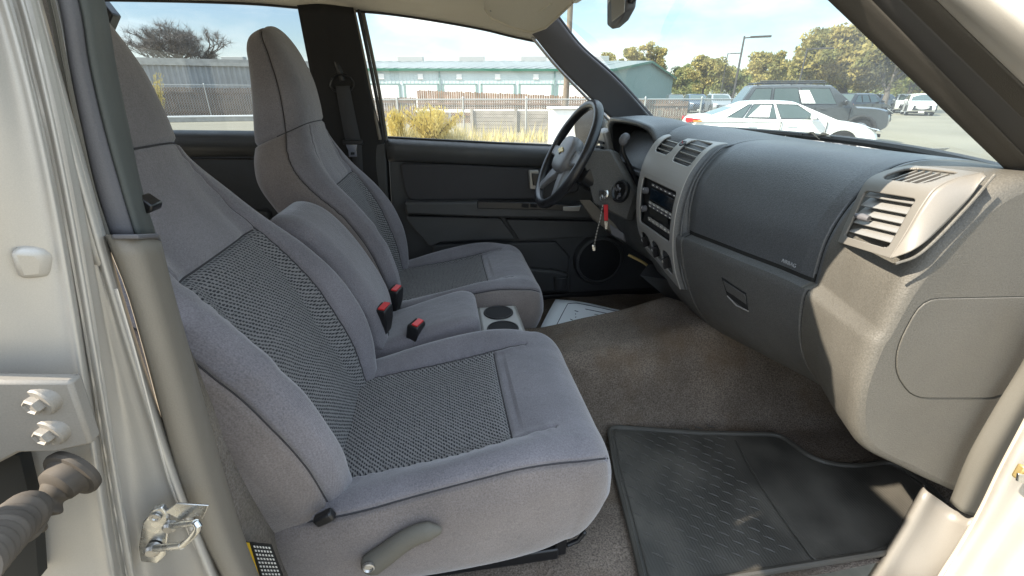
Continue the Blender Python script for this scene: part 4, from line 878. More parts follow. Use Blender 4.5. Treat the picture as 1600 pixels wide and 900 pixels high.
# ---- steering column on the dash
ax = Vector((-.885, 0, .465)).normalized()               # column axis, towards the driver
WC = (PY(936, 160, .36)+PY(851, 326, .36))*.5
col = MB(); col.add([], [])
def ring(c, w_, h, n=24, e=3.2):
    a = Vector((0, 1, 0)); u = ax.cross(a).normalized()
    if u.z < 0: u = -u
    return [c+a*(w_*np.sign(math.cos(t))*abs(math.cos(t))**(2/e))+u*(h*np.sign(math.sin(t))*abs(math.sin(t))**(2/e)) for t in np.linspace(0, 2*math.pi, n, endpoint=False)]
base = WC-ax*.045
rg = [ring(base, .05, .05), ring(base-ax*.012, .066, .066), ring(base-ax*.10, .07, .072), ring(base-ax*.20, .078, .078), ring(base-ax*.27, .08, .08)]
V = [p for r in rg for p in r]; Fc = grid_faces(5, 24, True)+[tuple(range(24))]
scol = mesh('column_shroud', V, Fc, 'black_plastic', dash, sharp=50)
ig = PY(943, 303, .283); b = MB(); dirn = Vector((-.8, -.55, .2)).normalized()
b._lathe(ig-dirn*.02, dirn, [(0, .018), (.018, .018), (.021, .015), (.021, .010), (.019, .009)], 24); igo = b.build('ignition_lock', 'zinc', scol)
b = MB(); b.box(ig+dirn*.0005, (.003, .003, .011)); b.build('key_slot', 'dark_gap', igo)
# knuckle panel below the column with lock surround
kp = [PY(905, 232, .30), PY(955, 232, .27), PY(992, 300, .24), PY(978, 345, .26), PY(925, 318, .31)]
b = MB(); b.prism(kp, (.03, .01, -.01)); b.build('lock_surround', 'dash_lower', scol, bev=.008)
# gear selector stalk
p0 = PY(1000, 300, .26); p1 = PY(985, 262, .25); p2 = PY(972, 232, .245); p3 = PY(976, 216, .24)
b = MB(); b.tube(crom([p0, p1, p2, p3], 16), [.0065]*12+[.007]*4, 12); gs = b.build('gear_stalk', 'black_plastic', dash)
b = MB(); b.tube(crom([PY(974, 226, .243), PY(975, 217, .24), PY(983, 211, .238)], 8), [.009, .012, .0135, .014, .014, .0135, .012, .006], 16); b.build('stalk_knob', 'pillar_grey', gs)
# switch pod right of the column
b = MB(); c = PY(972, 300, .235); b._lathe(c, (-.9, -.3, .3), [(0, .036), (.012, .036), (.016, .03), (.010, .026), (.006, .01)], 28); sw = b.build('light_switch', 'black_plastic', dash)
for k in range(5):
    a = math.radians(20+60*k); b = MB(); b.tube([c+Vector((-.016, .024*math.cos(a), .024*math.sin(a))), c+Vector((-.013, .010*math.cos(a), .010*math.sin(a)))], .0035, 8); b.build('switch_rib', 'pillar_grey', sw)
# knee bolster below the column, left open
kb = [PY(905, 312, .40), PY(922, 312, .36), PY(962, 352, .27), PY(975, 372, .25), PY(962, 366, .27), PY(925, 340, .36)]
b = MB(); b.prism(kb, (.012, .02, -.015)); b.build('knee_bolster', 'pillar_olive', dash, bev=.003)  # pale olive tone stands in for light on the lower dash edge
b = MB(); b.prism([PY(952, 350, .26), PY(974, 364, .235), PY(976, 376, .235), PY(955, 366, .26)], (.01, .01, -.01)); b.build('bolster_trim', 'pillar_grey', dash, bev=.002)
# brackets hanging below the dash
b = MB(); br = [PY(1150, 524, -.06), PY(1168, 532, -.075), PY(1166, 562, -.075), PY(1150, 548, -.06)]; b.prism(br, (.03, .012, 0)); b.build('hanging_bracket', 'bezel', dash, bev=.003)
b = MB(); b.tube(crom([PY(1176, 532, -.09), PY(1168, 552, -.085), PY(1163, 572, -.08)], 10), .0028, 8); b.tube(crom([PY(1085, 484, 0), PY(1092, 478, 0), PY(1095, 492, 0), PY(1088, 500, 0), PY(1082, 490, 0)], 14), .003, 8); b.build('loose_wiring', 'black_plastic', dash)
b = MB(); b.prism([PY(1000, 430, .15), PY(1062, 440, .0), PY(1190, 560, -.12), PY(1130, 540, .05)], (.05, .05, .02)); b.build('under_panel', 'black_plastic', dash, smooth=False)

# ---- pedal arms in the driver footwell
pd = thing('brake_pedal', 'brass coloured pedal arm in the dark driver footwell below the dashboard', 'pedal', (.8, .33, .75))
b = MB(); b.tube(crom([PY(982, 398, .36), PY(1008, 412, .34), PY(1025, 428, .33), PY(1034, 440, .32)], 14), .0055, 10); b.build('pedal_arm', 'gold', pd)
b = MB(); b.box(PY(1036, 448, .31), (.022, .05, .04), Matrix.Rotation(.5, 3, 'Y')); b.build('pedal_pad', 'gold', pd, bev=.005)

# ================================================================== STEERING WHEEL
sw = thing('steering_wheel', 'black leather steering wheel with a silver grey hub in front of the driver seat', 'steering wheel', tuple(WC))
e1 = Vector((0, 1, 0)); e2 = ax.cross(e1).normalized(); e2 = e2 if e2.z > 0 else -e2
RW = .5*(PY(936, 160, .36)-PY(851, 326, .36)).length-.014
b = MB(); P_ = [WC+e1*RW*math.cos(a)+e2*RW*math.sin(a)+ax*.018 for a in np.linspace(0, 2*math.pi, 72, endpoint=False)]
b.tube(P_, [.0152+.0012*(math.sin(4*a)**2) for a in np.linspace(0, 2*math.pi, 72, endpoint=False)], 16, closed=True); b.build('rim', 'leather', sw)
for aa in (0, math.pi, -math.pi*.30, -math.pi*.70):
    d = e1*math.cos(aa)+e2*math.sin(aa); s = ax.cross(d).normalized(); b = MB()
    V = []
    for t, w_, h, th in ((.055, .030, .004, .012), (.11, .022, .012, .010), (.15, .018, .016, .008), (RW-.004, .020, .018, .007)):
        c = WC+d*t+ax*h; V += [c+s*w_+ax*th, c-s*w_+ax*th, c-s*w_-ax*th, c+s*w_-ax*th]
    b.add(V, [(0, 1, 2, 3), (12, 15, 14, 13)]+[(i*4+k, i*4+4+k, i*4+4+(k+1) % 4, i*4+(k+1) % 4) for i in range(3) for k in range(4)])
    b.build('spoke', 'wheel_grey', sw, bev=.006)
rg = [ring(WC-ax*.02, .062, .058), ring(WC+ax*.01, .074, .066), ring(WC+ax*.028, .074, .065), ring(WC+ax*.036, .066, .058), ring(WC+ax*.041, .05, .045), ring(WC+ax*.042, .01, .01)]
hub = mesh('hub', [p for r in rg for p in r], grid_faces(6, 24, True)+[tuple(range(24))], 'wheel_grey', sw, sub=1)
b = MB(); em = [(-.028, -.005), (-.010, -.005), (-.008, -.010), (.010, -.010), (.012, -.005), (.028, -.005), (.025, .005), (.010, .005), (.008, .010), (-.010, .010), (-.012, .005), (-.025, .005)]
b.prism([WC+e1*x+e2*(y+.006)+ax*.0425 for x, y in em], ax*.003); b.build('emblem', 'gold', sw, bev=.0008)

# ---- keys
ky = thing('key_bunch', 'bunch of keys with a red tag hanging from the ignition', 'keys', tuple(ig))
b = MB(); b.tube([ig+dirn*.012+Vector((0, .011*math.cos(a), -.012+.011*math.sin(a))) for a in np.linspace(0, 2*math.pi, 20, endpoint=False)], .0011, 6, closed=True); b.build('split_ring', 'zinc', ky)
b = MB(); b.box(ig+dirn*.012+Vector((0, 0, .002)), (.016, .003, .017)); b.build('key', 'black_plastic', ky, bev=.002)
yk = ig.y-.02
b = MB(); b.prism([PY(943, 320, yk), PY(950, 320, yk), PY(950, 345, yk), PY(944, 345, yk)], (.002, .004, 0)); b.build('red_tag', 'red_plastic', ky, bev=.001)
b = MB(); b.prism([PY(944.5, 346, yk), PY(949.5, 346, yk), PY(949, 358, yk), PY(945.5, 358, yk)], (.001, .002, 0)); b.build('door_key', 'zinc', ky)
ch = crom([PY(942, 320, yk), PY(937, 345, yk), PY(931, 370, yk), PY(928, 388, yk)], 15)
b = MB()
for i in range(14):
    p, q = Vector(ch[i]), Vector(ch[i+1]); b.tube([p, p*.3+q*.7], [.0028, .0022], 8)
b.build('chain', 'steel', ky)
b = MB(); b.prism([PY(925, 383, yk), PY(930, 383, yk), PY(930, 392, yk), PY(926, 392, yk)], (.002, .003, 0)); b.build('chain_tag', 'zinc', ky, bev=.0006)

# ================================================================== SEATS
def bucket_seat(label, yc, dx, lever, rec=0):
    root = thing('bucket_seat', label, 'seat', (dx, yc, .60), 'front bucket seats of the truck')
    # ---- backrest with its fixed headrest: height, front x, half width, thickness, bolster
    st = [(.80, -.205, .215, .13, .03), (.86, -.225, .232, .145, .055), (.95, -.252, .250, .15, .082), (1.05, -.286, .257, .145, .084),
          (1.15, -.326, .254, .158, .066), (1.24, -.362, .242, .180, .036), (1.31, -.386, .222, .194, .02), (1.365, -.398, .184, .192, .01),
          (1.41, -.402, .150, .182, .004), (1.45, -.402, .142, .178, .003), (1.52, -.410, .138, .156, .002), (1.57, -.424, .131, .134, 0),
          (1.605, -.438, .122, .116, 0), (1.630, -.452, .112, .100, 0), (1.648, -.465, .094, .078, 0), (1.657, -.474, .064, .050, 0), (1.660, -.478, .02, .02, 0)]
    st = [(z, x-rec*max(0, z-.9)/.5, w_, th, bo) for z, x, w_, th, bo in st]
    S = crom(st, 230); R = len(S); NF = 170; NB = 60
    ph = np.concatenate([np.pi*(1-np.linspace(0, 1, NF, endpoint=False)), -np.pi*np.linspace(0, 1, NB, endpoint=False)])  # front from -y to +y, then back
    nrm = np.array([.934, .358]); G = np.zeros((R, len(ph), 3)); UV = []
    n_ = 3.0; cs = np.cos(ph); sn = np.sin(ph)
    sy = np.sign(cs)*np.abs(cs)**(2/n_); sd = np.sign(sn)*np.abs(sn)**(2/n_)
    a_ = np.abs(sy)
    bump = np.where(sn > 0, smooth01(.42, .80, a_)*(1-.55*smooth01(.86, 1, a_)), 0)
    zz = np.concatenate([[0], np.cumsum(np.hypot(np.diff(S[:, 0]), np.diff(S[:, 1])))])
    for i, (z, x, w_, th, bo) in enumerate(S):
        d = -th/2+th/2*sd+bo*bump
        d = np.where(sn > 0, d+.012*(1-a_**2)*smooth01(1.0, 1.12, z)*(1-smooth01(1.2, 1.3, z)), d)
        G[i, :, 0] = x+d*nrm[0]; G[i, :, 1] = w_*sy; G[i, :, 2] = z+d*nrm[1]
        UV += [(w_*sy[j] if sn[j] > 0 else 2+d[j], zz[i]) for j in range(len(ph))]
    N = grid_normals(G, True)
    cen = G.mean(axis=1, keepdims=True); sg = np.sign(((G-cen)*N).sum(2).mean()); N *= sg
    zs = S[:, 0][:, None]; f = (sn > 0)[None, :]
    mm = G[:, :, 1]; wrow = S[:, 2][:, None]
    seam_s = .60
    Zi = 1.232
    dist = np.abs(a_[None, :]-seam_s)*wrow
    g = np.where(f & (zs < 1.405), np.exp(-(dist/.0035)**2), 0)
    g = np.maximum(g, np.where(f & (a_[None, :] < seam_s), np.exp(-((zs-Zi)/.004)**2), 0))
    g = np.maximum(g, np.exp(-((zs-1.41)/.0045)**2))
    side = np.abs(np.abs(ph)-.0)  # seam that runs round the flank
    fl = .17+.27*(1-smooth01(1.15, 1.38, S[:, 0]))
    JL = np.array([np.argmin(np.abs(ph-(np.pi-q))) for q in fl]); JR = np.array([np.argmin(np.abs(ph-q)) for q in fl])
    for JJ in (JL, JR):
        ref = G[np.arange(R), JJ][:, None, :]; arc = np.linalg.norm(G-ref, axis=2); g = np.maximum(g, np.exp(-(arc/.0035)**2)*(np.abs(ph[None, :]-ph[JJ][:, None]) < .6))
    G = G-N*(g*.007)[:, :, None]; seam_w = (g.max() and g).reshape(-1)
    # woven panel sits a little pillowed
    ins = (zs < Zi) & f & (a_[None, :] < seam_s)
    G = G+N*np.where(ins, .004*(1-(a_[None, :]/seam_s)**6)*np.minimum(1, np.abs(zs-Zi)/.02), 0)[:, :, None]
    pk_ = np.exp(-(dist/.016)**2)*f*(zs < 1.39); G = G+N*(pk_*np.sin(zs*190+3*np.sin(zs*27))*.0012)[:, :, None]
    rnd = np.random.RandomState(8)
    for _ in range(40):      # soft dents in the foam
        cyy, cz = rnd.uniform(-.25, .25), rnd.uniform(.85, 1.4)
        dd = ((G[:, :, 1]-cyy)/rnd.uniform(.02, .10))**2+((G[:, :, 2]-cz)/rnd.uniform(.015, .05))**2
        G = G+N*(rnd.uniform(-.004, .003)*np.exp(-dd)*(sn > -.3))[:, :, None]
    off = np.array([dx, yc, 0]); G += off
    zc = S[:, 0]
    def pick(i, j):
        zm = .5*(zc[i]+zc[min(i+1, R-1)]); jm = j; am = .5*(a_[j]+a_[(j+1) % len(ph)])
        if zm > 1.41: return 'head'
        if sn[j] > 0 and zm < Zi and am < seam_s: return 'ins'
        if (sn[j] <= 0 or j < JL[i] or j > JR[i]): return 'flank'
        return 'back'
    split_mesh(G, True, pick, {'back': ('backrest', 'seat_cloth', None), 'head': ('headrest', 'seat_cloth', None),
               'ins': ('backrest_insert', 'seat_weave', None), 'flank': ('backrest_side', 'seat_cloth_side', None)}, root, UV)
    def stitch(path, name='seam'):
        b = MB(); b.tube(path, .0018, 6); b.build(name, 'thread', root)
    def along(rows_, cols_): return [Vector(G[i, j])+Vector(N[i, j])*.0007 for i, j in zip(rows_, cols_)]
    iH = int(np.argmin(np.abs(S[:, 0]-1.41))); iI = int(np.argmin(np.abs(S[:, 0]-Zi)))
    jA = int(np.argmin(np.abs(sy[:NF]+seam_s))); jB_ = int(np.argmin(np.abs(sy[:NF]-seam_s)))
    for JJ in (JL, JR): stitch(along(range(8, int(R*.94), 2), JJ[8:int(R*.94):2]))
    for j_ in (jA, jB_): stitch(along(range(8, iH, 2), [j_]*len(range(8, iH, 2))))
    stitch(along([iI]*len(range(jA, jB_, 2)), range(jA, jB_, 2))); stitch(along([iH]*len(range(0, NF, 2)), range(0, NF, 2)))
    # ---- cushion
    cs_ = [(-.33, .848, .66, .235, .008), (-.26, .852, .66, .250, .012), (-.18, .856, .66, .258, .024), (-.08, .866, .66, .262, .040), (.03, .882, .662, .262, .048),
           (.10, .898, .665, .260, .042), (.16, .914, .67, .256, .024), (.205, .917, .68, .250, .012)]
    S = crom(cs_, 150)
    nose = np.linspace(0, 1, 46)[1:]; rows = [tuple(r) for r in S]
    x0, zt, zb, w0, bo0 = rows[-1]
    for q in nose:
        ang = q*math.pi/2; k = max(.02, math.cos(ang)**.62); zc_ = .80
        rows.append((x0+.078*math.sin(ang), zc_+(zt-zc_)*k, zc_+(zb-zc_)*k, w0-.075*(1-math.cos(ang))-.0*q, bo0*k))
    S = np.array(rows); R = len(S)
    NF = 200; NB = 40; n_ = 5.0
    ph = np.concatenate([np.pi*(1-np.linspace(0, 1, NF, endpoint=False)), -np.pi*np.linspace(0, 1, NB, endpoint=False)])
    cs = np.cos(ph); sn = np.sin(ph); sy = np.sign(cs)*np.abs(cs)**(2/n_); sd = np.sign(sn)*np.abs(sn)**(2/n_); a_ = np.abs(sy)
    bump = np.where(sn > 0, smooth01(.5, .84, a_)*(1-.6*smooth01(.88, 1, a_)), 0)
    G = np.zeros((R, len(ph), 3)); UV = []
    xl = np.concatenate([[0], np.cumsum(np.hypot(np.diff(S[:, 0]), np.diff(S[:, 1])))])
    for i, (x, zt, zb, w_, bo) in enumerate(S):
        hm = (zt+zb)/2; hh = (zt-zb)/2
        z = hm+hh*sd+bo*bump-np.where(sn > 0, .006*np.cos(np.clip(sy/.6, -1, 1)*math.pi/2), 0)*(x < .12)
        # flanks lean in towards the floor and the underside tucks up to the front
        wz = w_*sy*(1-.05*np.clip((hm-z)/.1, 0, 1))
        G[i, :, 0] = x-.03*np.clip((hm-z)/.1, 0, 1)*smooth01(.05, .28, x); G[i, :, 1] = wz; G[i, :, 2] = z
        UV += [(w_*sy[j] if sn[j] > .25 else 2+z[j], xl[i]) for j in range(len(ph))]
    N = grid_normals(G, True); cen = G.mean(axis=1, keepdims=True); N *= np.sign(((G-cen)*N).sum(2).mean())
    xs = S[:, 0][:, None]; f = (sn > 0)[None, :]; wrow = S[:, 3][:, None]; seam_s = .60; Xi = .098
    dist = np.abs(a_[None, :]-seam_s)*wrow
    g = np.where(f & (xs < Xi+.085), np.exp(-(dist/.0035)**2), 0)
    g = np.maximum(g, np.where(f & (a_[None, :] < seam_s), np.exp(-((xs-Xi)/.004)**2), 0))
    jL = np.argmin(np.abs(ph-(np.pi-.62))); jR = np.argmin(np.abs(ph-.62))
    for jj in (jL, jR):
        arc = np.linalg.norm(G-G[:, jj:jj+1], axis=2); g = np.maximum(g, np.exp(-(arc/.0038)**2)*(np.abs(ph-ph[jj]) < .5)[None, :]*(xs < .262))
    jB = np.argmin(np.abs(ph-(-np.pi+.22)))
    G = G-N*(g*.007)[:, :, None]; seam_c = g.reshape(-1)
    ins = (xs < Xi) & f & (a_[None, :] < seam_s)
    G = G+N*np.where(ins, .004*(1-(a_[None, :]/seam_s)**6)*np.minimum(1, np.abs(xs-Xi)/.02), 0)[:, :, None]
    pk_ = np.exp(-(dist/.016)**2)*(xs < Xi+.08)*f; G = G+N*(pk_*np.sin(xs*210+3*np.sin(xs*31))*.0011)[:, :, None]
    rnd = np.random.RandomState(3)
    for _ in range(60):      # creases and slack in the cover
        cx, cyy, cz = rnd.uniform(-.2, .26), rnd.choice([-1, 1])*rnd.uniform(.1, .27), rnd.uniform(.74, .93)
        dd = ((G[:, :, 0]-cx)/rnd.uniform(.03, .09))**2+((G[:, :, 1]-cyy)/rnd.uniform(.02, .06))**2+((G[:, :, 2]-cz)/.03)**2
        G = G+N*(rnd.uniform(-.004, .003)*np.exp(-dd))[:, :, None]
    G += np.array([dx, yc, 0]); xc = S[:, 0]
    def pick2(i, j):
        xm = .5*(xc[i]+xc[min(i+1, R-1)]); am = .5*(a_[j]+a_[(j+1) % len(ph)])
        if sn[j] > 0 and xm < Xi and am < seam_s: return 'ins'
        if (sn[j] <= 0 or j < jL or j > jR) and xm < .262: return 'flank'
        return 'cush'
    res = split_mesh(G, True, pick2, {'cush': ('cushion', 'seat_cloth', None), 'ins': ('cushion_insert', 'seat_weave', None), 'flank': ('cushion_side', 'seat_cloth_side', None)}, root, UV)
    iX = int(np.argmin(np.abs(S[:, 0]-Xi))); iE = int(np.argmin(np.abs(S[:, 0]-.268))); iF = int(np.argmin(np.abs(S[:, 0]-(Xi+.085))))
    jA = int(np.argmin(np.abs(sy[:NF]+seam_s))); jB_ = int(np.argmin(np.abs(sy[:NF]-seam_s)))
    for j_ in (jL, jR): stitch(along(range(4, iE, 2), [j_]*len(range(4, iE, 2))))
    for j_ in (jA, jB_): stitch(along(range(4, iF, 2), [j_]*len(range(4, iF, 2))))
    stitch(along([iX]*len(range(jA, jB_, 2)), range(jA, jB_, 2)))
    # piping stitched along the outer seam
    # ---- base, rails
    b = MB(); b.box((dx-.07, yc, .645), (.40, .38, .05)); b.build('seat_pan', 'black_matte', root, bev=.01)
    for s in (-1, 1):
        b = MB(); b.box((dx-.04, yc+s*.17, .615), (.46, .035, .03)); b.box((dx+.195, yc+s*.17, .63), (.025, .028, .05)); b.tube([(dx+.21, yc+s*.17, .615), (dx+.235, yc+s*.17, .625), (dx+.25, yc+s*.17, .65)], .005)
        b.build('seat_rail', 'black_plastic', root, bev=.004)
    for s in (-1, 1):      # recliner covers where the back meets the cushion
        b = MB(); b.box((dx-.218, yc+s*.243, .862), (.032, .016, .018), Matrix.Rotation(math.radians(-25), 3, 'Y'))
        b.build('recliner_cover', 'black_plastic', root, bev=.004)
    if lever:
        y0 = yc-.268
        pts = [PY(572, 888, y0), PY(600, 868, y0), PY(632, 845, y0), PY(660, 832, y0), PY(690, 828, y0)]
        top = crom(pts, 24); b = MB(); prof = [.022, .021, .0195, .0185, .0175, .016]
        rr = np.interp(np.linspace(0, 1, 24), np.linspace(0, 1, 6), prof)
        rr[-3:] = [.0125, .010, .005]; rr[0] = .012; rr[1] = .018
        k = len(b.v); b.tube(top, list(rr), 16)
        for i in range(k, len(b.v)): b.v[i].y = y0+(b.v[i].y-y0)*.75
        h = b.build('recline_lever', 'seal', root)
        c = MB(); p0 = Vector(PY(576, 885, y0-.013)); c._lathe(p0, (0, -1, 0), [(0, .010), (.004, .010), (.005, .008), (.002, .006), (.002, .002)], 18); c.build('lever_screw', 'steel', h)
    return root

bucket_seat('grey cloth passenger bucket seat nearest the open door, recline lever on its side', -.375, 0.0, True, .042)
bucket_seat('grey cloth driver bucket seat behind the steering wheel, beside the far door', .375, .035, False)

# ---- narrow centre seat with its folded back
cs = thing('centre_seat', 'narrow grey cloth centre seat between the two bucket seats, with cup holders', 'seat', (-.05, 0, .60))
def slab(name, prof, y0, y1, m, parent, r=.03, n=26, taper=0):
    """rounded slab: closed outline in x,z pushed across y with pillowed edges"""
    P = np.array(prof, float); L_ = crom(list(P)+[P[0]], 121)[:-1]; c = L_.mean(0); V = []; rows = []
    for q in np.linspace(0, 1, n):
        ang = q*math.pi; t = (1-math.cos(ang))/2; y = y0+(y1-y0)*t
        e = min(y-y0, y1-y); k = 1 if e >= r else 1-(1-math.sqrt(max(0, 1-((r-e)/r)**2)))*.45*1.0
        d = L_-c; ln = np.linalg.norm(d, axis=1, keepdims=True); ins_ = (r*(1-math.sqrt(max(0, 1-(max(0, r-e)/r)**2))))
        Q = c+d*np.maximum(.05, (ln-ins_)/ln)
        rows.append(np.stack([Q[:, 0], np.full(len(Q), y), Q[:, 1]], 1))
    G = np.array(rows); Rr, C = G.shape[:2]
    Fc = grid_faces(Rr, C, True)+[tuple(range(C)), tuple(range((Rr-1)*C, Rr*C))]
    uv = [(G[i, j, 1], j/C*.9) for i in range(Rr) for j in range(C)]
    return mesh(name, G.reshape(-1, 3), Fc, m, parent, uv=uv)
slab('backrest', [(-.17, .85), (-.175, .95), (-.222, 1.07), (-.285, 1.17), (-.335, 1.215), (-.385, 1.225), (-.415, 1.195), (-.40, 1.12), (-.34, .98), (-.30, .85)], -.118, .112, 'seat_cloth', cs, .045)
slab('cushion', [(-.26, .86), (-.15, .888), (-.03, .922), (.045, .936), (.072, .925), (.080, .90), (.078, .80), (.07, .735), (-.05, .72), (-.26, .72)], -.112, .108, 'seat_cloth', cs, .03)
b = MB(); b.box((.145, 0, .80), (.13, .215, .14)); tr = b.build('cup_holder_tray', 'bezel', cs, bev=.012)
for s in (-1, 1):
    b = MB(); b._lathe(Vector((.145, s*.052, .8702)), (0, 0, 1), [(0, .043), (.0015, .043), (.0018, .040)], 28); b.build('cup_well', 'black_matte', tr)
    b = MB(); b.tube([Vector((.145+.043*math.cos(a), s*.052+.043*math.sin(a), .8722)) for a in np.linspace(0, 2*math.pi, 28, endpoint=False)], .0025, 8, closed=True); b.build('cup_rim', 'black_plastic', tr)

# ---- seat belt buckles
def buckle(base, axis, face, label):
    r = thing('belt_buckle', label, 'buckle', tuple(base), 'seat belt buckles standing between the seats')
    a = Vector(axis).normalized(); f = Vector(face); f = (f-a*f.dot(a)).normalized(); s = a.cross(f)
    Rm = Matrix((s, f, a)).transposed(); b = MB(); c = Vector(base)
    b.add([c+s*sx*wd+f*fy*th+a*h for h, wd, th in ((-.012, .0145, .009), (.026, .021, .0155), (.058, .022, .0165), (.066, .0205, .0145)) for sx, fy in ((-1, -1), (1, -1), (1, 1), (-1, 1))],
          [(0, 3, 2, 1), (12, 13, 14, 15)]+[(i*4+k, i*4+(k+1) % 4, i*4+4+(k+1) % 4, i*4+4+k) for i in range(3) for k in range(4)])
    h = b.build('housing', 'black_plastic', r, bev=.003)
    b = MB(); b.box(c+a*.0675+f*.003, (.036, .0165, .005), Rm); b.build('release_button', 'red_button', r, bev=.001)
    b = MB(); b.box(c+a*.0668-f*.0095, (.033, .003, .001), Rm); b.build('tongue_slot', 'dark_gap', r)
    b = MB(); b.box(c-a*.05, (.02, .006, .1), Rm); b.build('stalk', 'webbing', r)
buckle(PY(618, 480, .10), (.10, -.1, 1), (1, -.4, .1), 'black buckle with a red button at the back of the group, beside the driver cushion')
buckle(PY(602, 512, -.075), (.03, -.1, 1), (1, -.4, .1), 'black buckle with a red button squeezed low against the centre backrest')
buckle(PY(646, 536, -.085), (.22, -.1, 1), (1, -.5, .1), 'black buckle with a red button nearest the passenger cushion, standing apart')

# ================================================================== FLOOR AND WHAT LIES ON IT
def zfloor(x, y):
    base = .595
    toe = max(0, x-1.13)*1.5; toe = min(toe, .34)
    tl = np.interp(x, [-.4, .1, .30, .48, .66, .76, .90, 1.05], [.16, .17, .182, .210, .246, .262, .27, .28])
    yy_ = y-.02
    tw = np.interp(x, [-.4, .3, .9, 1.1], [.23, .245, .30, .34])
    t = 1-smooth01(.09, tw, abs(yy_))
    # soft lumps in a worn carpet
    l = .004*math.sin(9*x+3*y)+.003*math.sin(21*x-13*y)
    return base+max(toe, 0)*(1-.6*t)+tl*t+l
FX = np.linspace(-.45, 1.32, 110); FY = np.linspace(-.665, .71, 110)
V = [(x, y, zfloor(x, y)) for x in FX for y in FY]
fl = mesh('floor', V, grid_faces(110, 110), 'carpet', None); fl['kind'] = 'structure'
# rubber mat with a raised rim
matr = thing('floor_mat', 'black rubber floor mat with a raised rim in the passenger footwell', 'floor mat', (.68, -.45, .6))
ol = [PZ(950, 668, .612), PZ(1090, 678, .612), PZ(1216, 680, .612), PZ(1236, 694, .612), PZ(1262, 714, .612), PZ(1296, 727, .612), PZ(1340, 730, .612), PZ(1392, 722, .612), PZ(1438, 752, .612), PZ(1480, 790, .612), PZ(1388, 895, .612), PZ(1300, 922, .612), PZ(1010, 935, .612), PZ(990, 850, .612), PZ(962, 740, .612)]
ol = [Vector((p.x, max(p.y, -.66), .606)) for p in rounded_(ol, .03, 4)]
b = MB(); b.prism(ol, (0, 0, .008)); mb = b.build('mat_sheet', 'mat_ribbed', matr, bev=.002, smooth=False)
b = MB(); b.tube([p+Vector((0, 0, .010)) for p in ol], .0065, 8, closed=True); b.build('mat_rim', 'mat_rubber', matr)
cpt = sum(ol, Vector())/len(ol)
b = MB(); b.tube([cpt+(p-cpt)*.965+Vector((0, 0, .0085)) for p in ol], .0022, 6, closed=True); b.build('inner_ridge', 'mat_rubber', matr)
b = MB(); hl = [PZ(1150, 688, .617), PZ(1172, 730, .617), PZ(1210, 790, .617), PZ(1250, 845, .617), PZ(1278, 878, .617), PZ(1340, 868, .617), PZ(1400, 850, .617)]; b.tube(crom(hl, 40), .0022, 6); b.build('heel_pad_edge', 'mat_rubber', matr)
b = MB(); hlc = crom(hl[:5], 30)
for r in range(17):
    for c in range(15):
        y = -.25-r*.0245; x = .39+c*.036+(r % 2)*.018
        xl = np.interp(-y, -hlc[:, 1], hlc[:, 0]) if len(hlc) else .7
        if x > xl-.03 or y < -.64: continue
        b.tube([(x-.009, y+.007, .6142), (x, y, .6152), (x+.009, y-.007, .6142)], [.0010, .0019, .0010], 5)
b.build('tread_pattern', 'mat_rubber', matr, kind=None) if False else tag(b.build('tread_pattern', 'mat_rubber', matr), kind='stuff')
# printed paper on the driver side
pp = thing('paper_sheet', 'white printed paper sheet lying on the driver footwell floor', 'paper', tuple(PZ(900, 495, .70)))
pz = .70
rows = []
for i in range(13):
    u = i/12; a = PZ(868+u*(1040-868), 468+u*(494-468), pz); c = PZ(838+u*(1010-838), 530+u*(520-530), pz)
    rows.append([a*(1-t)+c*t+Vector((0, 0, .006*math.sin(7*u+3*t)+.01*(1-u)*t)) for t in np.linspace(0, 1, 9)])
Gp = np.array([[tuple(p) for p in r] for r in rows])
mesh('sheet', Gp.reshape(-1, 3), grid_faces(13, 9), 'paper', pp, solid=.0012)
def on_paper(u, v): 
    i = u*12; j = v*8; i0, j0 = min(11, int(i)), min(7, int(j)); a, c = i-i0, j-j0
    return Vector(Gp[i0, j0]*(1-a)*(1-c)+Gp[i0+1, j0]*a*(1-c)+Gp[i0, j0+1]*(1-a)*c+Gp[i0+1, j0+1]*a*c)+Vector((0, 0, .0022))
b = MB()
for pts in ([(.13, .95), (.13, .12), (.2, .07), (.97, .07)], [(.3, .2), (.97, .2)]):
    b.tube([on_paper(u, v) for (u0, v0), (u1, v1) in zip(pts[:-1], pts[1:]) for t in np.linspace(0, 1, 8) for u, v in ((u0+(u1-u0)*t, v0+(v1-v0)*t),)], .0014, 5)
for k in range(5): b.tube([on_paper(.4+.0*k+.1*t, .30+.11*k) for t in np.linspace(0, 5, 8)], .0010, 4)
for k in range(7):
    b.tube([on_paper(.22+.02*(k % 3), .3+.08*k), on_paper(.255-.01*(k % 2), .315+.08*k)], .0016, 4)
b.build('print', 'ink', pp)

# ================================================================== OUTDOORS
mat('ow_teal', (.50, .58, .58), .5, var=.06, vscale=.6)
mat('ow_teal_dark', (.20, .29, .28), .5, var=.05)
mat('ow_green', (.03, .14, .095), .45)
mat('ow_roof', (.16, .185, .18), .5, var=.1, vscale=.8)
mat('ow_white', (.78, .78, .76), .55, var=.05)
mat('wood_brown', (.165, .11, .078), .85, var=.35, vscale=3)
mat('wood_pole', (.16, .13, .10), .9, var=.2, vscale=4)
mat('timber', (.26, .24, .21), .9, var=.25, vscale=3)
mat('galv', (.42, .43, .42), .45, metal=.4)
mat('corr', (.33, .34, .34), .5, var=.12, vscale=1.2)
mat('kerb_stone', (.40, .39, .36), .9, var=.15, vscale=3)
mat('pole_dark', (.05, .045, .04), .5)
mat('bark', (.075, .06, .045), .95, var=.25, vscale=8)
mat('bark_grey', (.14, .12, .105), .95, var=.25, vscale=8)
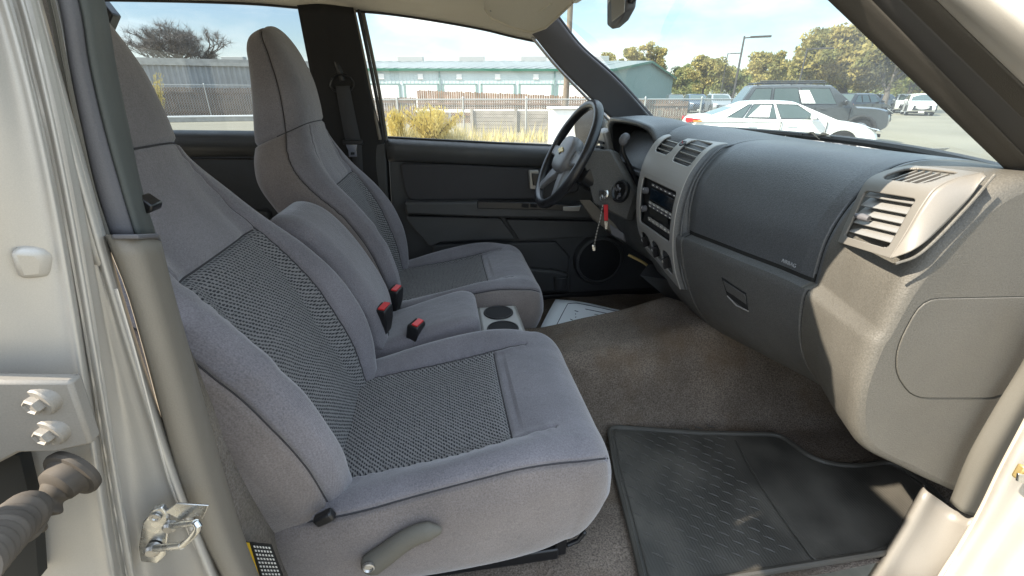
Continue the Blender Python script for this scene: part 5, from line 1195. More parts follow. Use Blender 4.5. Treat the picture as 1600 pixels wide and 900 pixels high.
def leaf_mat(name, c1, c2):
    m, n, L, b = newmat(name); b.inputs['Roughness'].default_value = .7; b.inputs['Specular IOR Level'].default_value = .2
    oi = n.new('ShaderNodeTexCoord'); z = n.new('ShaderNodeTexNoise'); z.inputs['Scale'].default_value = .55; z.inputs['Detail'].default_value = 8; L.new(oi.outputs['Object'], z.inputs['Vector'])
    mx = n.new('ShaderNodeMix'); mx.data_type = 'RGBA'; mx.inputs['A'].default_value = (*c1, 1); mx.inputs['B'].default_value = (*c2, 1)
    r = n.new('ShaderNodeMapRange'); r.inputs[1].default_value = .38; r.inputs[2].default_value = .62; L.new(z.outputs[0], r.inputs[0]); L.new(r.outputs[0], mx.inputs['Factor']); L.new(mx.outputs['Result'], b.inputs['Base Color'])
    tr = n.new('ShaderNodeBsdfTranslucent'); L.new(mx.outputs['Result'], tr.inputs[0]); ms = n.new('ShaderNodeMixShader'); ms.inputs[0].default_value = .3
    o = [x for x in n if x.type == 'OUTPUT_MATERIAL'][0]; L.new(b.outputs[0], ms.inputs[1]); L.new(tr.outputs[0], ms.inputs[2]); L.new(ms.outputs[0], o.inputs[0]); return m
leaf_mat('leaf_olive', (.19, .185, .065), (.40, .32, .11))
leaf_mat('leaf_green', (.15, .19, .07), (.31, .28, .10))
leaf_mat('leaf_grey', (.12, .12, .06), (.2, .175, .09))
leaf_mat('leaf_yellow', (.5, .4, .10), (.64, .52, .2))

def leaf_cloud(b, rnd, c, r, n, s, flat=1):
    for _ in range(n):
        d = Vector((rnd.gauss(0, 1), rnd.gauss(0, 1), rnd.gauss(0, 1))).normalized()*(rnd.random()**.45)
        p = c+Vector((d.x*r, d.y*r, d.z*r*flat))
        a = Vector((rnd.gauss(0, 1), rnd.gauss(0, 1), rnd.gauss(0, .7))).normalized(); e = a.orthogonal().normalized(); k = s*rnd.uniform(.6, 1.4)
        q = Matrix.Rotation(rnd.random()*6.28, 3, a); e = q @ e; f = a.cross(e)
        b.add([p-e*k, p+f*k*.55, p+e*k, p-f*k*.55], [(0, 1, 2, 3)])
def tree(pos, H, R, lm, bm_, label, seed, clumps=26, leaves=150, leaf=.16, group=None, bare=False, trunk_h=.32, name='tree'):
    rnd = random.Random(seed); t = thing(name, label, 'tree', tuple(pos), group)
    tb = MB(); tops = []
    def branch(p, d, L_, r, lvl):
        q = p; pts = [p]; k = 5
        for i in range(k):
            d = (d+Vector((rnd.gauss(0, .13), rnd.gauss(0, .13), rnd.gauss(.03, .08)))).normalized(); q = q+d*L_/k; pts.append(q)
        tb.tube(pts, list(np.linspace(r, r*.55, k+1)), 7 if lvl < 2 else 4)
        if lvl >= (6 if bare else 3): tops.append(q); return
        n = rnd.choice((3, 3, 4)) if lvl == 0 else rnd.choice((2, 3, 3))
        for i in range(n):
            a = rnd.uniform(0, 6.28); sp = rnd.uniform(.35, .85)
            e = (d+Vector((math.cos(a)*sp, math.sin(a)*sp, rnd.uniform(-.05, .25)))).normalized()
            st = pts[-1] if i else pts[-1]
            branch(pts[-1 if rnd.random() < .6 else -2], e, L_*rnd.uniform(.62, .86), r*.55 if i else r*.6, lvl+1)
        tops.append(q)
    p0 = Vector(pos)
    branch(p0, Vector((rnd.gauss(0, .05), rnd.gauss(0, .05), 1)), H*trunk_h, R*.055+.05, 0)
    zmax = max(p.z for p in tops)-p0.z; k = H/max(.1, zmax)*(.98 if bare else .86)
    rmax = max((Vector((p.x, p.y, 0))-Vector((p0.x, p0.y, 0))).length for p in tops); kr = R/max(.1, rmax)*(1 if bare else .82)
    for i, v in enumerate(tb.v): tb.v[i] = Vector((p0.x+(v.x-p0.x)*kr, p0.y+(v.y-p0.y)*kr, p0.z+(v.z-p0.z)*k))
    tops = [Vector((p0.x+(v.x-p0.x)*kr, p0.y+(v.y-p0.y)*kr, p0.z+(v.z-p0.z)*k)) for v in tops]
    mx_ = sum((p.x for p in tops))/len(tops)-p0.x; my_ = sum((p.y for p in tops))/len(tops)-p0.y
    for L__ in (tb.v, tops):                          # the crown stands over the trunk
        for i, v in enumerate(L__): q_ = min(1, max(0, (v.z-p0.z)/(H*.7))); L__[i] = Vector((v.x-mx_*q_, v.y-my_*q_, v.z))
    tb.build('trunk', bm_, t, smooth=True, sharp=None, fix=False)
    if bare:                                          # fine twigs at every branch end
        b = MB()
        for p in tops:
            for _ in range(14):
                d = Vector((rnd.gauss(0, 1), rnd.gauss(0, 1), rnd.gauss(.5, .8))).normalized(); q = p+d*rnd.uniform(.35, 1.1); s_ = d.orthogonal().normalized()*.011
                b.add([p-s_, p+s_, q], [(0, 1, 2)])
        b.build('twigs', bm_, t, smooth=False, fix=False)
    if not bare:
        b = MB()
        pick_ = list(tops if len(tops) <= clumps//2 else rnd.sample(tops, clumps//2))
        zc_, hz = p0.z+H*.60, H*.40                      # the crown fills an uneven dome round the limbs
        while len(pick_) < clumps:
            d = Vector((rnd.gauss(0, 1), rnd.gauss(0, 1), rnd.gauss(0, 1))).normalized()*rnd.uniform(.55, 1.0); pick_.append(Vector((p0.x+d.x*R*.85, p0.y+d.y*R*.85, zc_+d.z*hz*.85)))
        for p in pick_: leaf_cloud(b, rnd, p+Vector((0, 0, rnd.uniform(-.1, .2))), R*rnd.uniform(.14, .30), leaves, leaf, .75)
        b.build('crown', lm, t, smooth=False, fix=False)
    return t
def at(px, D): return bearing(px, D)

# big live oak on the right, grey one beside it, the row of trees behind the car park
tree(at(1318, 62), 8.9, 6.2, 'leaf_olive', 'bark', 'large spreading oak with olive yellow leaves behind the dark grey off-road car', 11, 110, 330, .2, trunk_h=.30)
tree(at(1385, 58), 7.2, 4.0, 'leaf_grey', 'bark_grey', 'thin greyish tree in front of the large oak, next to the windshield post', 12, 30, 120, .13)
tree(at(1420, 100), 7.0, 5.0, 'leaf_green', 'bark', 'low green tree far off above the white car facing the camera', 13, 30, 150, .2)
spec_ = [(1098, 95, 8.6, 5.0, 'leaf_olive'), (1140, 110, 7.0, 5.5, 'leaf_green'), (1188, 92, 8.6, 5.2, 'leaf_olive'), (1232, 105, 7.6, 5.0, 'leaf_olive'), (1268, 98, 7.0, 4.6, 'leaf_green'), (1062, 118, 8.2, 5.0, 'leaf_green'), (985, 112, 12.0, 4.4, 'leaf_olive'), (1012, 116, 13.4, 4.8, 'leaf_olive'), (945, 118, 11.5, 5.0, 'leaf_olive')]
lab = ['olive tree with a rounded crown left of the tall light pole', 'low green tree right behind the tall light pole', 'yellow olive tree rising above the roof rack of the dark car', 'olive tree between the second light pole and the dark car', 'low green tree at the foot of the second light pole', 'green tree just right of the green gabled shed end', 'slim tree standing up behind the shed roof, the middle one of three', 'tallest slim tree behind the shed roof, right above its gable', 'slim tree behind the shed roof, next to the far windshield post']
for i, (px, D, H, R, lm) in enumerate(spec_):
    tree(at(px, D), H, R, lm, 'bark', lab[i], 30+i, 34, 150, .24, 'trees along the far edge of the car park')
for i, (px, D, H, R, lm) in enumerate([(1045, 138, 9.0, 6.5, 'leaf_olive'), (1082, 142, 9.6, 7, 'leaf_green'), (1118, 136, 9.0, 7, 'leaf_olive'), (1160, 140, 9.8, 7, 'leaf_green'), (1205, 134, 9.4, 7, 'leaf_olive'), (1245, 138, 9.6, 7, 'leaf_green'), (1285, 132, 9.0, 7, 'leaf_olive'), (1400, 130, 9.0, 7, 'leaf_green'), (1450, 126, 8.0, 7, 'leaf_olive')]):
    tree(at(px, D), H*.76, R*.8, lm, 'bark', 'distant olive green tree of the back row beyond the car park', 60+i, 30, 140, .34, 'distant back row of trees')
hb = MB(); rnd = random.Random(5)
for i in range(90):
    p = at(1040+5.6*i*.9, 128+rnd.uniform(-6, 10)); leaf_cloud(hb, rnd, p+Vector((0, 0, rnd.uniform(.4, 3.6))), rnd.uniform(1.4, 3.0), 80, .26, .8)
tw = hb.build('undergrowth', 'leaf_green', None, smooth=False, fix=False); tag(tw, 'band of far green undergrowth below the trees', 'undergrowth', kind='stuff')
tree(at(296, 66), 8.8, 7.2, None, 'bark_grey', 'bare leafless tree behind the corrugated wall, seen through the rear window', 21, bare=True, trunk_h=.22)
def shrub(pos, H, R, lm, label, seed, n=9):
    rnd = random.Random(seed); t = thing('shrub', label, 'shrub', tuple(pos)); b = MB(); l = MB(); p0 = Vector(pos)
    for k in range(n):
        a = rnd.uniform(0, 6.28); d = Vector((math.cos(a)*.5, math.sin(a)*.5, 1)); top = p0+Vector((math.cos(a)*R*rnd.random(), math.sin(a)*R*rnd.random(), H*rnd.uniform(.6, 1)))
        b.tube(crom([p0, p0*.5+top*.5+Vector((0, 0, .1)), top], 8), list(np.linspace(.02, .006, 8)), 5)
        for _ in range(90):        # narrow upright leaves along each stem
            q = rnd.uniform(.25, 1); p = p0*(1-q)+top*q+Vector((rnd.gauss(0, .09), rnd.gauss(0, .09), rnd.gauss(0, .06))); e = Vector((rnd.gauss(0, .45), rnd.gauss(0, .45), 1)).normalized(); s_ = e.orthogonal().normalized(); k = rnd.uniform(.05, .13)
            l.add([p-s_*k*.16, p+e*k, p+s_*k*.16, p-e*k*.6], [(0, 1, 2, 3)])
    b.build('stems', 'bark', t, fix=False); l.build('leaves', lm, t, smooth=False, fix=False)
shrub(at(672, 16.2), 1.15, 1.15, 'leaf_yellow', 'yellow leaved shrub in front of the chain-link fence, the wider of two', 3, 42)
shrub(at(614, 16.6), 1.05, .4, 'leaf_yellow', 'narrow yellow shrub at the fence next to the door post', 4, 16)
shrub(at(242, 36.2), 3.0, .8, 'leaf_yellow', 'tall yellow weed growing in front of the corrugated wall', 6, 9)
shrub(at(1042, 17), .8, .8, 'leaf_green', 'low green bush at the fence left of the white sedan', 8, 12)

b = MB(); rnd = random.Random(77)                     # dry grass along the fence
for _ in range(2600):
    p = at(rnd.uniform(588, 722) if rnd.random() < .8 else rnd.uniform(722, 860), rnd.uniform(16.2, 18.0)); h = rnd.uniform(.12, .55)*(1.5 if rnd.random() < .2 else 1); d = Vector((rnd.gauss(0, .18), rnd.gauss(0, .18), 1))*h; s_ = Vector((math.cos(rnd.random()*6.28), math.sin(rnd.random()*6.28), 0))*.014
    b.add([p-s_, p+s_, p+d], [(0, 1, 2)])
leaf_mat('straw', (.50, .43, .20), (.62, .55, .32))
tag(b.build('dry_grass', 'straw', None, smooth=False, fix=False), 'strip of dry yellow grass growing along the chain-link fence', 'grass', kind='stuff')
# warehouse with roll-up doors
def warehouse():
    A = at(588, 57); B = at(950, 57); A.z = B.z = 0
    ux = (B-A).normalized(); A = A-ux*18; uy = Vector((-ux.y, ux.x, 0)); Ln = (B-A).length; W = 32.0; He = 4.2; Hr = 5.75
    t = thing('warehouse', 'long pale teal metal warehouse with green eaves and white roll-up doors', 'warehouse', tuple(B))
    Fp = at(1048, 86); wv = (Fp-B)/W
    def P(u, v, z): s = min(1.02, max(0, u/Ln)); return A+ux*u+(uy*(1-s)+wv*s)*v+Vector((0, 0, z))
    b = MB(); b.prism([P(0, 0, 0), P(Ln, 0, 0), P(Ln, 0, He), P(0, 0, He)], uy*.1)
    for k in range(int(Ln/.42)): b.prism([P(k*.42, -.035, 2.6), P(k*.42+.1, -.035, 2.6), P(k*.42+.1, -.035, He), P(k*.42, -.035, He)], uy*.04)
    b.build('front_wall', 'ow_teal', t, smooth=False)
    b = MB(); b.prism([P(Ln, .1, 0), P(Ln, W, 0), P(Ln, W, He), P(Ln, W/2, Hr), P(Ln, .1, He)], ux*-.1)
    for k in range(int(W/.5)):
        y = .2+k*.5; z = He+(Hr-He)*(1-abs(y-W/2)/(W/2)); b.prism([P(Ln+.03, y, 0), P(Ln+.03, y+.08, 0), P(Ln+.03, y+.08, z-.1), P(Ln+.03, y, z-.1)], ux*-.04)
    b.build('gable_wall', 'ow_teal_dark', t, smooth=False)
    b = MB()
    for v0, z0, v1, z1 in ((-.4, He-.02, W/2, Hr+.1), (W/2, Hr+.1, W+.4, He-.02)):
        b.prism([P(-.3, v0, z0), P(Ln+.35, v0, z0), P(Ln+.35, v1, z1), P(-.3, v1, z1)], (0, 0, .08))
        for k in range(int(Ln/1.2)): b.prism([P(k*1.2, v0, z0+.085), P(k*1.2+.06, v0, z0+.085), P(k*1.2+.06, v1, z1+.085), P(k*1.2, v1, z1+.085)], (0, 0, .04))
    b.build('roof', 'ow_roof', t, smooth=False)
    b = MB(); b.prism([P(-.3, -.46, He-.18), P(Ln+.4, -.46, He-.18), P(Ln+.4, -.46, He+.07), P(-.3, -.46, He+.07)], uy*.06)
    for v0, z0, v1, z1 in ((-.4, He, W/2, Hr+.12), (W/2, Hr+.12, W+.4, He)): b.prism([P(Ln+.37, v0, z0-.22), P(Ln+.37, v1, z1-.22), P(Ln+.37, v1, z1+.06), P(Ln+.37, v0, z0+.06)], ux*.06)
    b.build('eaves_trim', 'ow_green', t, smooth=False)
    n_d = int(Ln/4.3)
    for k in range(n_d):
        u = Ln-4.0-k*4.3
        b = MB(); b.prism([P(u-1.75, -.05, 0), P(u+1.75, -.05, 0), P(u+1.75, -.05, 2.62), P(u-1.75, -.05, 2.62)], uy*.05)
        for z in np.arange(.25, 2.6, .25): b.prism([P(u-1.75, -.065, z), P(u+1.75, -.065, z), P(u+1.75, -.065, z+.04), P(u-1.75, -.065, z+.04)], uy*.02)
        d = b.build('roll_up_door', 'ow_white', t, smooth=False)
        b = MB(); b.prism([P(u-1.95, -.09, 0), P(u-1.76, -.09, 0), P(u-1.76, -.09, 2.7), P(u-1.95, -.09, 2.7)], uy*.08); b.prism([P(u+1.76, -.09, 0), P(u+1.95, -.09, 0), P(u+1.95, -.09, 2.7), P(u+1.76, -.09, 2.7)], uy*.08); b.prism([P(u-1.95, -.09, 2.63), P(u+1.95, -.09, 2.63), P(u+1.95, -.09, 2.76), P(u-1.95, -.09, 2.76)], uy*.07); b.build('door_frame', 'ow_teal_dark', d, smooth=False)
        b = MB(); b.prism([P(u-.3, -.12, 3.2), P(u+.3, -.12, 3.2), P(u+.3, -.12, 3.75), P(u-.3, -.12, 3.75)], uy*.05); s = b.build('number_board', 'ow_white', t, smooth=False)
        if k % 3 == 1:
            b = MB(); b.prism([P(u+2.05, -.14, 0), P(u+2.2, -.14, 0), P(u+2.2, -.14, He-.1), P(u+2.05, -.14, He-.1)], uy*.1); b.build('downpipe', 'ow_teal_dark', t, smooth=False)
    for k in range(7):
        u = Ln-6-k*7.2; b = MB(); b.prism([P(u-1.5, W/2-.5, Hr-.1), P(u+1.5, W/2-.5, Hr-.1), P(u+1.5, W/2-.5, Hr+.75), P(u-1.5, W/2-.5, Hr+.75)], uy*1.0); b.build('ridge_vent', 'galv', t, smooth=False, bev=.04)
warehouse()

# chain-link fence: rails, posts, wire
def chain_fence(P0, P1, h, step, label, pitch, wire, mid=False):
    t = thing('chain_link_fence', label, 'fence', tuple(P0)); d = P1-P0; Ln = d.length; u = d/Ln; nrm_ = Vector((-u.y, u.x, 0)); Z = Vector((0, 0, 1))
    n = int(Ln/step)
    for k in range(n+1):
        b = MB(); p = P0+u*step*k; b.tube([p, p+Z*(h+.06)], .035, 8); b._lathe(p+Z*(h+.06), Z, [(0, .045), (.03, .03), (.05, .005)], 8); b.build('post', 'galv', t)
    b = MB(); b.tube([P0+Z*h, P0+u*Ln+Z*h], .024, 6); b.build('top_rail', 'galv', t)
    if mid: b = MB(); b.tube([P0+Z*.08, P0+u*Ln+Z*.08], .02, 6); b.build('bottom_rail', 'galv', t)
    b = MB()
    for k in range(int((Ln+h)/pitch)):
        for s in (1, -1):
            a0 = k*pitch-(h if s == 1 else 0); a1 = a0+h if s == 1 else a0-h
            z0, z1 = 0.05, h
            lo_, hi = (a0, a1)
            # clip to the length of the fence
            def cl(a, z, b2, z2):
                if a < 0: z += (z2-z)*(0-a)/(b2-a); a = 0
                if a > Ln: z += (z2-z)*(Ln-a)/(b2-a); a = Ln
                return a, z
            if max(lo_, hi) <= 0 or min(lo_, hi) >= Ln: continue
            q0 = cl(lo_, z0, hi, z1); q1 = cl(hi, z1, lo_, z0)
            p, q = P0+u*q0[0]+Z*q0[1], P0+u*q1[0]+Z*q1[1]; e = (q-p).normalized(); w2 = e.cross(nrm_).normalized()*wire
            b.add([p-w2, p+w2, q+w2, q-w2, p+nrm_*wire, q+nrm_*wire], [(0, 1, 2, 3), (0, 4, 5, 3), (1, 2, 5, 4)])
    b.build('wire_mesh', 'galv', t, smooth=False, fix=False)
fA, fB = at(560, 20), at(1150, 20)
fA = Vector((-3.9, 17.2, 0)); fB = Vector((13.2, 17.2, 0))
chain_fence(fA, fB, 1.36, 2.42, 'long galvanised chain-link fence in front of the warehouse, seen through the driver window', .085, .0052)
gA, gB = at(150, 40), at(560, 37.5)
chain_fence(gA, gB, 2.15, 3.0, 'tall chain-link fence with a white kerb below it, seen through the rear window', .16, .0065, True)
def board_fence(P0, P1, h0, h1, w_, label, seed, m='wood_brown'):
    rnd = random.Random(seed); t = thing('wooden_fence', label, 'fence', tuple(P0)); d = P1-P0; Ln = d.length; u = d/Ln; nn = Vector((-u.y, u.x, 0)); b = MB()
    k = 0; x = 0
    while x < Ln:
        h = h0+(h1-h0)*x/Ln+rnd.uniform(-.03, .03); p = P0+u*x; q = P0+u*(x+w_*.80); o = nn*rnd.uniform(0, .02)
        b.prism([p+o, q+o, q+o+Vector((0, 0, h)), p+o+Vector((0, 0, h))], nn*.02); x += w_
    b.build('boards', m, t, smooth=False)
    b = MB()
    for z in (.4, .8*h1): b.prism([P0-nn*.03+Vector((0, 0, z)), P1-nn*.03+Vector((0, 0, z)), P1-nn*.03+Vector((0, 0, z+.09)), P0-nn*.03+Vector((0, 0, z+.09))], nn*-.04)
    b.build('rails', m, t, smooth=False)
board_fence(at(652, 30), at(1075, 27), 1.80, 1.25, .14, 'brown board fence between the chain-link fence and the warehouse', 1)
board_fence(at(560, 31), at(648, 30.2), 1.38, 1.38, .14, 'lower brown board fence next to the driver door post', 2)
board_fence(at(150, 41.5), at(560, 39), 2.0, 2.0, .16, 'brown board fence behind the tall chain-link fence in the rear window', 3)
# low timber wall of stacked boards
t = thing('timber_wall', 'low grey wall of stacked horizontal timbers behind the chain-link fence', 'wall', tuple(at(800, 21.5)))
P0, P1 = at(735, 21.5), at(1000, 20.5); u = (P1-P0).normalized(); nn = Vector((-u.y, u.x, 0)); b = MB()
for k in range(6): b.prism([P0+Vector((0, 0, .15*k)), P1+Vector((0, 0, .15*k)), P1+Vector((0, 0, .15*k+.135)), P0+Vector((0, 0, .15*k+.135))], nn*.2+Vector((0, 0, 0)))
b.build('timbers', 'timber', t, smooth=False)
b = MB()
for k in range(5): p = P0+u*2*k; b.prism([p-nn*.1, p-nn*.1+u*.12, p-nn*.1+u*.12+Vector((0, 0, .95)), p-nn*.1+Vector((0, 0, .95))], nn*.09)
b.build('wall_posts', 'timber', t, smooth=False)
t = thing('guard_rail', 'white rail running behind the chain-link fence', 'rail', tuple(at(690, 25)))
P0, P1 = at(646, 25), at(905, 24); u = (P1-P0).normalized(); b = MB(); b.prism([P0+Vector((0, 0, .72)), P1+Vector((0, 0, .72)), P1+Vector((0, 0, .86)), P0+Vector((0, 0, .86))], (0, .08, 0)); b.build('beam', 'ow_white', t, smooth=False)
b = MB()
for k in range(5): b.box(P0+u*(P1-P0).length*(k+.1)/5+Vector((0, .05, .36)), (.1, .08, .72))
b.build('rail_posts', 'galv', t, smooth=False)
# corrugated wall and kerb seen through the rear window
t = thing('corrugated_wall', 'grey corrugated metal wall with a pale cap behind the tall fence', 'wall', tuple(at(330, 43)))
P0, P1 = at(120, 45), at(575, 42); d = P1-P0; u = d.normalized(); nn = Vector((-u.y, u.x, 0)); k = int(d.length/.18); V = []
for i in range(k*2):
    p = P0+u*.09*i+nn*(.09 if i % 4 in (0, 1) else 0); V += [p+Vector((0, 0, 0)), p+Vector((0, 0, 3.55))]
mesh('sheeting', V, [(2*i, 2*i+2, 2*i+3, 2*i+1) for i in range(k*2-1)], 'corr', t, smooth=False, solid=.02)
b = MB(); b.prism([P0-nn*.1+Vector((0, 0, 3.5)), P1-nn*.1+Vector((0, 0, 3.5)), P1-nn*.1+Vector((0, 0, 3.95)), P0-nn*.1+Vector((0, 0, 3.95))], nn*.3); b.build('wall_cap', 'kerb_stone', t, smooth=False)
t = thing('kerb_wall', 'pale concrete kerb wall at the foot of the tall chain-link fence', 'kerb', tuple(at(330, 34)))
P0, P1 = at(120, 37), at(565, 34.5); nn = Vector((0, 1, 0)); b = MB(); b.prism([P0, P1, P1+Vector((0, 0, .26)), P0+Vector((0, 0, .26))], nn*.35); b.build('kerb_base', 'kerb_stone', t, smooth=False, bev=.02)
b = MB(); b.prism([P0+Vector((0, -.03, .263)), P1+Vector((0, -.03, .263)), P1+Vector((0, -.03, .36)), P0+Vector((0, -.03, .36))], nn*.4); b.build('kerb_cap', 'ow_white', t, smooth=False, bev=.02)
# white cabinet and utility pole
t = thing('utility_cabinet', 'white boxy cabinet standing by the fence, behind the steering wheel', 'cabinet', tuple(at(890, 14)))
p = at(895, 14); b = MB(); b.box(p+Vector((0, 0, .58)), (1.25, .6, 1.1)); b.build('cabinet_body', 'ow_white', t, bev=.03); b = MB(); b.box(p+Vector((0, 0, 1.165)), (1.34, .7, .06)); b.build('cabinet_lid', 'ow_white', t, bev=.015)
b = MB(); b.box(p+Vector((0, 0, .02)), (1.4, .8, .04)); b.build('cabinet_plinth', 'kerb_stone', t); b = MB(); b.box(p+Vector((.45, -.31, .6)), (.04, .02, .2)); b.build('cabinet_handle', 'steel', t)
t = thing('utility_pole', 'brown wooden utility pole in front of the warehouse, behind the far windshield post', 'pole', tuple(at(884, 24)))
p = at(884, 24); b = MB(); b.tube([p, p+Vector((.05, 0, 9))], [.16, .11], 12); b.build('pole_shaft', 'wood_pole', t); b = MB(); b.box(p+Vector((.05, 0, 8.3)), (2.2, .1, .12)); b.build('crossarm', 'wood_pole', t)
b = MB(); b._lathe(p+Vector((.3, -.1, 6.2)), (0, 0, 1), [(0, .22), (.8, .22), (.85, .1)], 16); b.build('transformer', 'galv', t)
def light_pole(px, D, H, label, arm=1.9, r=.075):
    t = thing('light_pole', label, 'lamp post', tuple(at(px, D)), 'car park light poles'); p = at(px, D); lean = Vector((.012, 0, 1))*H
    b = MB(); b.tube([p, p+lean], [r*1.3, r*.8], 10); b.build('pole_shaft', 'pole_dark', t)
    b = MB(); b._lathe(p, (0, 0, 1), [(0, .28), (.65, .28), (.7, .2)], 16); b.build('pole_base', 'kerb_stone', t)
    d = Vector((math.cos(-.55), math.sin(-.55), 0)); b = MB(); b.tube([p+lean-Vector((0, 0, .12)), p+lean-Vector((0, 0, .1))+d*.5], .05, 8)
    Rm = Matrix.Rotation(-.55, 3, 'Z'); b.box(p+lean-Vector((0, 0, .08))+d*(.4+arm/2), (arm, .35, .12), Rm); b.build('lamp_head', 'pole_dark', t, bev=.02)
light_pole(1145, 42, 5.6, 'tall dark light pole with a flat lamp head, left of the big oak', 1.4)
light_pole(1243, 52, 5.4, 'dark light pole partly hidden by the big oak crown', 1.6)
light_pole(1125, 92, 8.1, 'slim far light pole above the trees beside the tall one', 1.8)

# ------------------------------------------------------------------ cars
mat('car_white', (.80, .80, .79), .3, coat=.7)
mat('car_dark', (.05, .055, .056), .3, metal=.2, coat=.8)
mat('car_black', (.012, .013, .015), .25, coat=.8)
mat('car_silver', (.42, .43, .44), .3, metal=.6, coat=.6)
mat('car_blue', (.05, .08, .13), .3, metal=.4, coat=.7)
mat('car_glass', (.06, .085, .08), .08, spec=.9)
mat('tyre', (.018, .018, .018), .85)
mat('alloy', (.5, .5, .51), .3, metal=.9)
mat('alloy_dark', (.06, .06, .062), .35, metal=.6)
mat('head_lamp', (.65, .68, .7), .1, spec=.8)
mat('tail_lamp', (.5, .02, .02), .2)
mat('amber_lamp', (.7, .25, .03), .3)
mat('cladding', (.03, .03, .03), .7)
mat('price_sheet', (.8, .8, .78), .7)
def car(label, pos, heading, spec, paint, group=None, sheet_=None, alloy='alloy', name='parked_car'):
    """spec: L length, W width, lower outline (x,z) clockwise, roof frustum, window splits"""
    L_, W_ = spec['L'], spec['W']; t = thing(name, label, 'car', tuple(pos), group)
    parts = []
    Rm = Matrix.Rotation(heading, 4, 'Z'); Tm = Matrix.Translation(Vector(pos)) @ Rm
    def bld(b, nm, m, par, **k):
        b.v = [Tm @ Vector(v) for v in b.v]; return b.build(nm, m, par, **k)
    # lower body: side outline lofted across the width, pulled in at nose and tail
    ol = crom(spec['body'], 90); n = 17; rows = []
    for q in np.linspace(-1, 1, n):
        y = q*W_/2; e = abs(q); Q = []
        for x, z in ol:
            f = abs(x)/(L_/2); pull = 1-.10*e**4*smooth01(.6, 1, f)-.0*e
            zz = z-(.055*e**5 if z > .55 else 0)
            Q.append((x*(1-.035*e**6)*1.0*(1-.05*e**3*smooth01(.75, 1, f)), y*(1-.07*smooth01(.72, 1, f))*(1-.05*smooth01(.75, 1.0, z/spec['belt'])), zz))
        rows.append(Q)
    G_ = np.array(rows); b = MB(); b.add([tuple(p) for p in G_.reshape(-1, 3)], grid_faces(n, 90, True)+[tuple(range(90)), tuple(range((n-1)*90, n*90))]); body = bld(b, 'body', paint, t, sharp=40)
    # cabin
    r0, f0, r1, f1 = spec['cab']; zb, zt = spec['belt'], spec['roof']; wb, wt = W_/2*.93, W_/2*spec.get('tw', .74)
    def cabp(u, v, s, o=0): # u along 0 rear..1 front, v 0 belt..1 roof
        x = (r0+(f0-r0)*u)*(1-v)+(r1+(f1-r1)*u)*v; y = s*(wb*(1-v)+wt*v+o); zc_ = zb+(zt-zb)*v+(.05*math.sin(math.pi*u)*v if spec.get('arch') else .02*math.sin(math.pi*u)*v); return Vector((x, y, zc_))
    us_ = np.linspace(0, 1, 15); b = MB(); G_ = []
    prof_ = [(-1, -.12), (-1, 0), (-1, .5), (-1, .86), (-.94, .97), (-.8, 1.02), (0, 1.05), (.8, 1.02), (.94, .97), (1, .86), (1, .5), (1, 0), (1, -.12)]
    for u in us_:
        row = []
        for s, v in prof_:
            if abs(s) == 1: row.append(cabp(u, v, s))
            else: p = cabp(u, min(v, 1), 1 if s >= 0 else -1); row.append(Vector((p.x, p.y*abs(s) if s else 0, p.z+(v-1)*.6 if v > 1 else p.z)))
        G_.append(row)
    k = len(prof_); b.add([p for r in G_ for p in r], grid_faces(15, k)+[tuple(range(k)), tuple(range(14*k, 15*k))]); bld(b, 'cabin', paint, t, sharp=65)
    for s in (-1, 1):
        for u0, u1, a0, a1 in spec['win']:      # bottom span u0..u1, top span a0..a1
            q = [cabp(u0, .08, s, .012), cabp(u1, .08, s, .012), cabp(a1, .86, s, .012), cabp(a0, .86, s, .012)]
            b = MB(); b.prism(q, (0, -s*.03, 0)); wv = bld(b, 'window', 'car_glass', t, smooth=False)
            b = MB(); b.tube(q, .012, 4, closed=True); bld(b, 'window_trim', 'car_black', wv)
    for u, nm in ((0, 'rear_window'), (1, 'windshield')):
        o = -.012 if u == 0 else .012
        q = [cabp(u, .1, -.86)+Vector((o, 0, 0)), cabp(u, .1, .86)+Vector((o, 0, 0)), cabp(u, .92, .86)+Vector((o, 0, 0)), cabp(u, .92, -.86)+Vector((o, 0, 0))]
        b = MB(); b.prism(q, (-o*2.5, 0, 0)); bld(b, nm, 'car_glass', t, smooth=False)
    # wheels and arches
    R = spec['wr']
    for x in spec['axles']:
        for s in (-1, 1):
            y = s*(W_/2-.11); b = MB(); b._lathe(Vector((x, y-s*.10, R)), (0, s, 0), [(0, R*.6), (0, R*.95), (.03, R), (.17, R), (.20, R*.94), (.20, R*.70), (.18, R*.68)], 32); wh = bld(b, 'wheel', 'tyre', t)
            b = MB(); b._lathe(Vector((x, y+s*.065, R)), (0, s, 0), [(0, R*.68), (.025, R*.68), (.03, R*.62), (.012, R*.56), (.012, R*.05)], 28)
            for k in range(5):
                a = k*2*math.pi/5; d = Vector((math.cos(a), 0, math.sin(a))); b.tube([Vector((x, y+s*.085, R))+d*.03, Vector((x, y+s*.088, R))+d*R*.62], [.05, .032], 6)
            bld(b, 'rim', alloy, wh)
            b = MB(); arc = [Vector((x+R*1.16*math.cos(a), s*(W_/2*.985+(.02 if spec.get('clad') else 0)), R+R*1.16*math.sin(a))) for a in np.linspace(0, math.pi, 17)]
            b.tube(arc, .055 if spec.get('clad') else .022, 8); bld(b, 'wheel_arch', 'cladding' if spec.get('clad') else paint, t)
            b = MB(); b.prism([Vector((x+R*1.12*math.cos(a), s*W_/2*.972, R+R*1.12*math.sin(a))) for a in np.linspace(-.35, math.pi+.35, 19)], (0, s*.006, 0)); bld(b, 'arch_gap', 'car_black', t, smooth=False)
    xf, xr = L_/2, -L_/2
